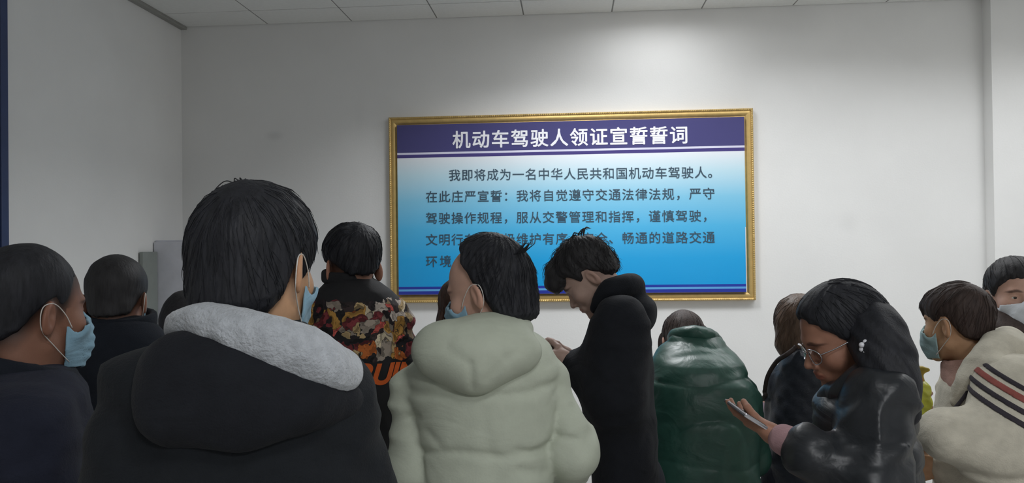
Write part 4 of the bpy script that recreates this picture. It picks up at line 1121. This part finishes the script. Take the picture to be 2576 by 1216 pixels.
# clip
cl = P.px(2181, 874, -.122)
bm = bmesh.new()
for i in range(7):
    M4 = Matrix.Translation(Vector(cl+np.array([.011*cos(i*.9), -.004*(i % 2), .011*sin(i*.9)]))); bmesh.ops.create_icosphere(bm, subdivisions=2, radius=.0062, matrix=M4)
M_pearl = material('pearl', lin(226, 226, 232), rough=.15, noise=.02)
bm_obj('hair_clip', bm, M_pearl, P.root, True)
# glasses
gl = []
for sg in (-1, 1):
    ring = [(sg*.033+.0245*cos(a), .105-.012*abs(cos(a))*(1 if cos(a)*sg > 0 else .2), .006+.020*sin(a)) for a in np.linspace(0, 2*pi, 29)]
    gl.append(P.local(ring)); gl.append(P.local(spline([(sg*.057, .095, .012), (sg*.072, .06, .016), (sg*.079, .01, .02), (sg*.081, -.018, .012), (sg*.08, -.03, -.01)], 5)))
gl.append(P.local(spline([(-.010, .107, .012), (0, .110, .016), (.010, .107, .012)], 5)))
go = tubes_obj('glasses', gl, .0013, M_silver, P.root)
M_gl = bpy.data.materials.new('clear_lens'); M_gl.use_nodes = True; b = M_gl.node_tree.nodes['Principled BSDF']; b.inputs['Transmission Weight'].default_value = 1; b.inputs['Roughness'].default_value = .02; b.inputs['IOR'].default_value = 1.05
for sg in (-1, 1):
    pr = P.local([(sg*.033+.0238*cos(a), .104-.012*abs(cos(a))*(1 if cos(a)*sg > 0 else .2), .006+.0194*sin(a)) for a in np.linspace(0, 2*pi, 24, endpoint=False)])
    fv = P.M@np.array([0, 1, 0]); V = np.vstack([pr, pr-fv*.0012]); n = 24
    Q = [tuple(range(n)), tuple(range(2*n-1, n-1, -1))]+[(i, (i+1) % n, n+(i+1) % n, n+i) for i in range(n)]
    mesh_obj('lens', V, Q, M_gl, go)
rw11 = P.rows([(945, 2115, 2235, .08, .01), (968, 2080, 2268, .12, .0), (1010, 2045, 2300, .16, 0), (1080, 2035, 2318, .175, 0), (1216, 2035, 2325, .18, 0), (1400, 2045, 2315, .17, 0)])
zs11 = [P.px(2150, y, -.15)[2] for y in (1015, 1110, 1200, 1290)]
HM = axes((-.76, .62, .16), (-.5, -.2, -.84)); HW = P.px(1953, 1098, -.172); WB = HW-HM@np.array([0, .085, 0])
J = [P.px(2215, 1015, -.15), P.px(2180, 1240, -.24), WB]; K = [P.px(2150, 1010, .17), P.px(2130, 1260, .22), P.px(2060, 1330, .0)]
def f11c(p): return stack(p, rw11, 2.2)
def f11(p):
    d = f11c(p)
    for z0 in zs11: d = d+.010*np.exp(-np.abs(p[2]-z0+.008*np.sin(p[0]*14))/.010)
    for Q_, s_ in ((J, 5), (K, 9)):
        e = chain(p, Q_, (.074, .068, .048), .03)-.008*ridge(p, s_+100, 24, (1.2, 1, 1.2)); d = su(d, e, .025)
    return d-.005*ridge(p, 52, 17, (1, 1, 1.3))+.007*crease(p, 211, 16, (.9, .9, 1.3), .2)
P.garment(f11, (-.24, -.36, .72), (.24, .32, 1.40), C_glossy, .0065, 'puffer_jacket', core=f11c, inset=.03)
def f11k(p):
    d = chain(p, spline([P.px(2088, 1000, -.03), P.px(2130, 990, -.085), P.px(2180, 950, -.095), P.px(2220, 930, -.03), P.px(2215, 930, .06), P.px(2150, 965, .10)], 3), np.full(16, .026), .02)
    return d-.004*ridge(p, 94, 28)
P.sdf('collar', f11k, (-.14, -.18, 1.16), (.14, .18, 1.40), .0055, C_glossy)
def fcf(p): return cone(p, WB, HW-HM@np.array([0, .022, 0]), .037, .033)
P.sdf('knit_cuff', fcf, HW-.13, HW+.13, .004, cloth('mauve_knit', (170, 136, 140)))
P.legs((.02, 0, .76), C_dark, C_shoe)
P.hand(HW, HM, 'phone', curl=((8, 12, 10), (10, 14, 12), (12, 16, 12), (16, 18, 14)), thumb=(20, 8, 12), tin=.34, spread=1, scale=.82)
P.hand(K[2]+np.array([-.01, -.01, .0]), axes((-.9, -.3, .1), (-.2, .6, -.7)), 'hold', mirror=True, curl=(52, 55, 55, 56), thumb=(30, 25, 25))
P.body(SK_B)
smartphone(P, P.px(1906, 1064, -.195)+.066*np.array([-.43, .90, .03]), (-.43, .90, .03), (.5, .2, .84), 'slim dark smartphone held over the green puffer coat by the glasses wearer', l=.145, w=.07, edge=M_silver)

# 12 --- cream jacket, short hair, mask
P = Person(2440, 2.57, 'person with short brown hair and mask in a cream jacket with striped sleeve', face=-75)
P.head(2412, 824, 0, -56, 5, 0, .90, neck=P.px(2458, 925, .0), female=False, nr=(.050, .056))
P.hair(H_dkbrown, dict(top=.014, side=.007, back=.009, front=.004, fade=.03, seed=121, groove=.0014, lump=.004, line=[(0, -.040), (25, -.040), (45, -.028), (62, -.004), (76, .026), (92, .036), (104, .016), (116, .015), (126, .03), (140, .038), (160, .036), (180, .036)],
       extra=lambda q, d: su(d, chain(q, [(-.02, .070, .095), (-.02, .096, .07), (-.02, .104, .035)], (.020, .014, .004), .02), .02)), n=240, st=dict(lift=.001, tip=.005, hi=110, r=.0009))
P.mask(M_maskg, M_loop, pleats=False)
rw12 = P.rows([(905, 2425, 2540, .08, .02), (935, 2385, 2590, .13, .01), (975, 2362, 2625, .17, 0), (1050, 2348, 2640, .19, 0), (1216, 2342, 2645, .19, 0), (1400, 2345, 2640, .18, 0)])
J = [P.px(2556, 985, -.17), P.px(2520, 1128, -.25), P.px(2384, 1098, -.30)]; K = [P.px(2540, 985, .18), P.px(2500, 1190, .22), P.px(2385, 1165, -.10)]
def f12c(p): return stack(p, rw12, 2.2)
def s12(p): return chain(p, J, (.098, .096, .068), .03)-.006*ridge(p, 109, 18)
def f12(p):
    d = su(f12c(p), s12(p), .025)
    d = su(d, chain(p, K, (.096, .085, .06), .03)-.005*ridge(p, 110, 20), .02)
    d = puff(p, d, [P.px(2450, 1150, -.15)[2]], .012, .010)
    return d-.003*ridge(p, 54, 14)+.009*crease(p, 212, 11, (.8, .8, 1.3), .17)
P.garment(f12, (-.30, -.46, .60), (.40, .36, 1.40), C_cream, .007, 'jacket', core=f12c, inset=.03)
def f12k(p):
    d = chain(p, spline([P.px(2405, 1010, -.15), P.px(2445, 955, -.145), P.px(2492, 893, -.115), P.px(2535, 868, -.03), P.px(2530, 868, .06), P.px(2460, 905, .10), P.px(2395, 955, .09), P.px(2372, 1030, -.02)], 3),
              np.interp(np.linspace(0, 1, 22), [0, .1, .3, .6, .9, 1], [.014, .024, .042, .044, .026, .014]), .02)
    d = su(d, chain(p, [P.px(2500, 905, -.135), P.px(2530, 950, -.19)], (.040, .036), .02), .03)
    d = su(d, chain(p, [P.px(2455, 950, -.155), P.px(2515, 958, -.195)], (.026, .026), .02), .03)
    return d-.004*ridge(p, 95, 22)
P.sdf('collar', f12k, (-.18, -.30, 1.02), (.22, .20, 1.42), .0055, C_cream)
P.sdf('knit_top', lambda p: su(ringc(p, P.px(2446, 915, .0), .070, .068, .026, .010, (.3, 0)), ell(p, P.px(2412, 990, -.03), (.035, .09, .085)), .02), (-.22, -.18, 1.02), (.2, .18, 1.36), .006, C_knit)
zp = spline([P.px(2446, 968, -.172), P.px(2425, 1000, -.182), P.px(2400, 1030, -.182), P.px(2378, 1052, -.165), P.px(2365, 1060, -.13)], 6)
tubes_obj('zip', [zp], .0055, C_stripe, P.root)
for px_ in (2477, 2505):
    c = P.px(px_, 945 if px_ > 2480 else 925, -.222 if px_ > 2480 else -.18)
    bm = bmesh.new(); bmesh.ops.create_uvsphere(bm, u_segments=14, v_segments=8, radius=.006, matrix=Matrix.Translation(Vector(c)) @ Matrix.Diagonal((1, .5, 1, 1))); bm_obj('snap_button', bm, C_stripe, P.root, True)
A_, B_ = P.px(2530, 952, -.23), P.px(2478, 1030, -.23); nn = np.array([B_[0]-A_[0], 0, B_[2]-A_[2]]); nn /= np.linalg.norm(nn)
lo12 = np.minimum(J[0], J[1])-.15; hi12 = np.maximum(J[0], J[1])+.15
for t_, w_, m_ in ((-.002, .0055, C_stripe), (.020, .0075, C_red), (.046, .006, C_stripe), (.071, .006, C_stripe)):
    def fst(p, t_=t_, w_=w_):
        t0 = (p[0]-A_[0])*nn[0]+(p[2]-A_[2])*nn[2]-t_+.35*(p[1]+.23)*0
        side = np.maximum(p[1]+.08, J[0][0]-.16-p[0])
        return np.maximum(np.maximum(np.abs(f12(p))-.0038, np.abs(t0)-w_), side)
    P.sdf('sleeve_stripe', fst, lo12, hi12, .0030, m_)
P.legs((.04, 0, .78), C_dark, C_shoe)
P.hand(J[2]+np.array([-.012, .004, -.006]), axes((-.75, .55, -.30), (-.5, -.75, .1)), 'rest', curl=(30, 34, 36, 40), scale=.92)
P.hand(K[2]+np.array([-.01, .0, -.005]), axes((-.85, -.3, -.3), (-.3, .7, .4)), 'rest', mirror=True, curl=(30, 34, 36, 40), scale=.92)
P.body(SK_A)
PC = P

# 13 --- woman at the right edge, masked, facing the room
P = Person(2556, 3.2, 'person with tied dark hair and white mask at the right edge, facing the camera', face=165)
P.head(2553, 752, 0, 160, 2, 0, 1.0, neck=P.px(2550, 830, .02), female=True, lids=.35)
P.eyes()
P.hair(H_soft, dict(top=.014, side=.012, back=.018, front=.010, fade=.02, seed=131, groove=.001, clear=True, line=[(0, -.06), (40, -.06), (62, -.03), (76, .01), (92, .032), (104, .006), (116, .02), (126, .045), (145, .068), (165, .074), (180, .076)]), n=120, st=dict(lift=.0006, tip=.003, r=.0009))
P.mask(M_maskw, M_loop, pleats=False)
tl = spline([P.px(2500, 770, .06), P.px(2496, 795, .0), P.px(2515, 815, -.07), P.px(2550, 845, -.12), P.px(2592, 880, -.15), P.px(2620, 950, -.16)], 4)
V, Q = grid_nets(lambda p: chain(p, tl, np.interp(np.linspace(0, 1, len(tl)), [0, .3, .7, 1], [.03, .038, .042, .014]), .02)-.002*wob(p, 4, 60, (1, 1, 1)), (-.2, -.28, .98), (.24, .16, 1.44), .005)
P.add('ponytail', (V, Q), H_dkbrown, P.hairo)
def f13(p):
    z0 = P.px(2552, 845, 0)[2]
    d = stack(p, [(.62, 0, 0, .18, .13), (.9, 0, 0, .19, .13), (z0-.12, 0, 0, .185, .12), (z0-.04, 0, 0, .14, .09), (z0, 0, .01, .075, .075)], 2.3)
    d = su(d, chain(p, [(-.165, 0, 1.15), (-.20, -.02, .92), (-.225, -.15, 1.0)], (.056, .05, .04), .04), .04)
    d = su(d, chain(p, [(.165, 0, 1.15), (.19, 0, .88), (.17, -.12, .68)], (.056, .05, .04), .04), .04)
    return d-.003*ridge(p, 56, 16)
P.garment(f13, (-.30, -.26, .58), (.28, .22, 1.34), C_navy, .011, 'coat')
P.legs((0, 0, .76), C_dark, C_shoe)
P.hand((-.23, -.17, 1.0), axes((-.4, -.8, .2), (.3, .2, -.8)), 'hold', curl=(52, 55, 55, 56), thumb=(30, 25, 25)); relaxed(P, (.17, -.14, .63), 1)
P.body(SK_C)

# --- yellow-green bag wedged between the two coats
P = PC
c0 = P.px(2310, 985, .16)
Mb = material('bag_yellow', lin(206, 208, 84), rough=.35, noise=.25, nscale=26, bump=.5, bscale=40); Mr = material('bag_red', lin(190, 96, 50), rough=.4)
bg = bpy.data.objects.new('shopping_bag', None); COL.objects.link(bg); bg.location = P.root.location; bg.rotation_euler = P.root.rotation_euler
tag(bg, 'crumpled yellow-green plastic bag between the long ponytail and the cream jacket', 'bag')
def fy(p):
    d = ell(p, c0, (.032, .030, .045)); d = su(d, ell(p, c0-np.array([0, 0, .07]), (.042, .035, .06)), .03)
    return d-.006*ridge(p, 6, 50)
V, Q = grid_nets(fy, c0-.16, c0+.10, .004); mesh_obj('bag_body', V, Q, Mb, bg, True)
def fy2(p): return su(chain(p, [P.px(2296, 938, .16), P.px(2315, 932, .16), P.px(2334, 931, .16)], (.014, .010, .007), .01), chain(p, [P.px(2310, 938, .16), P.px(2313, 962, .16)], (.010, .016), .01), .01)-.002*ridge(p, 7, 70)
V, Q = grid_nets(fy2, c0+[-.06, -.05, -.02], c0+[.06, .05, .09], .003); mesh_obj('handle', V, Q, material('bag_ochre', lin(196, 170, 66), rough=.4, noise=.2), bg, True)
V, Q = grid_nets(lambda p: ell(p, P.px(2311, 956, .134), (.011, .008, .012))-.002*ridge(p, 7, 70), c0+[-.04, -.06, -.01], c0+[.04, .03, .06], .003); mesh_obj('tag', V, Q, Mr, bg, True)
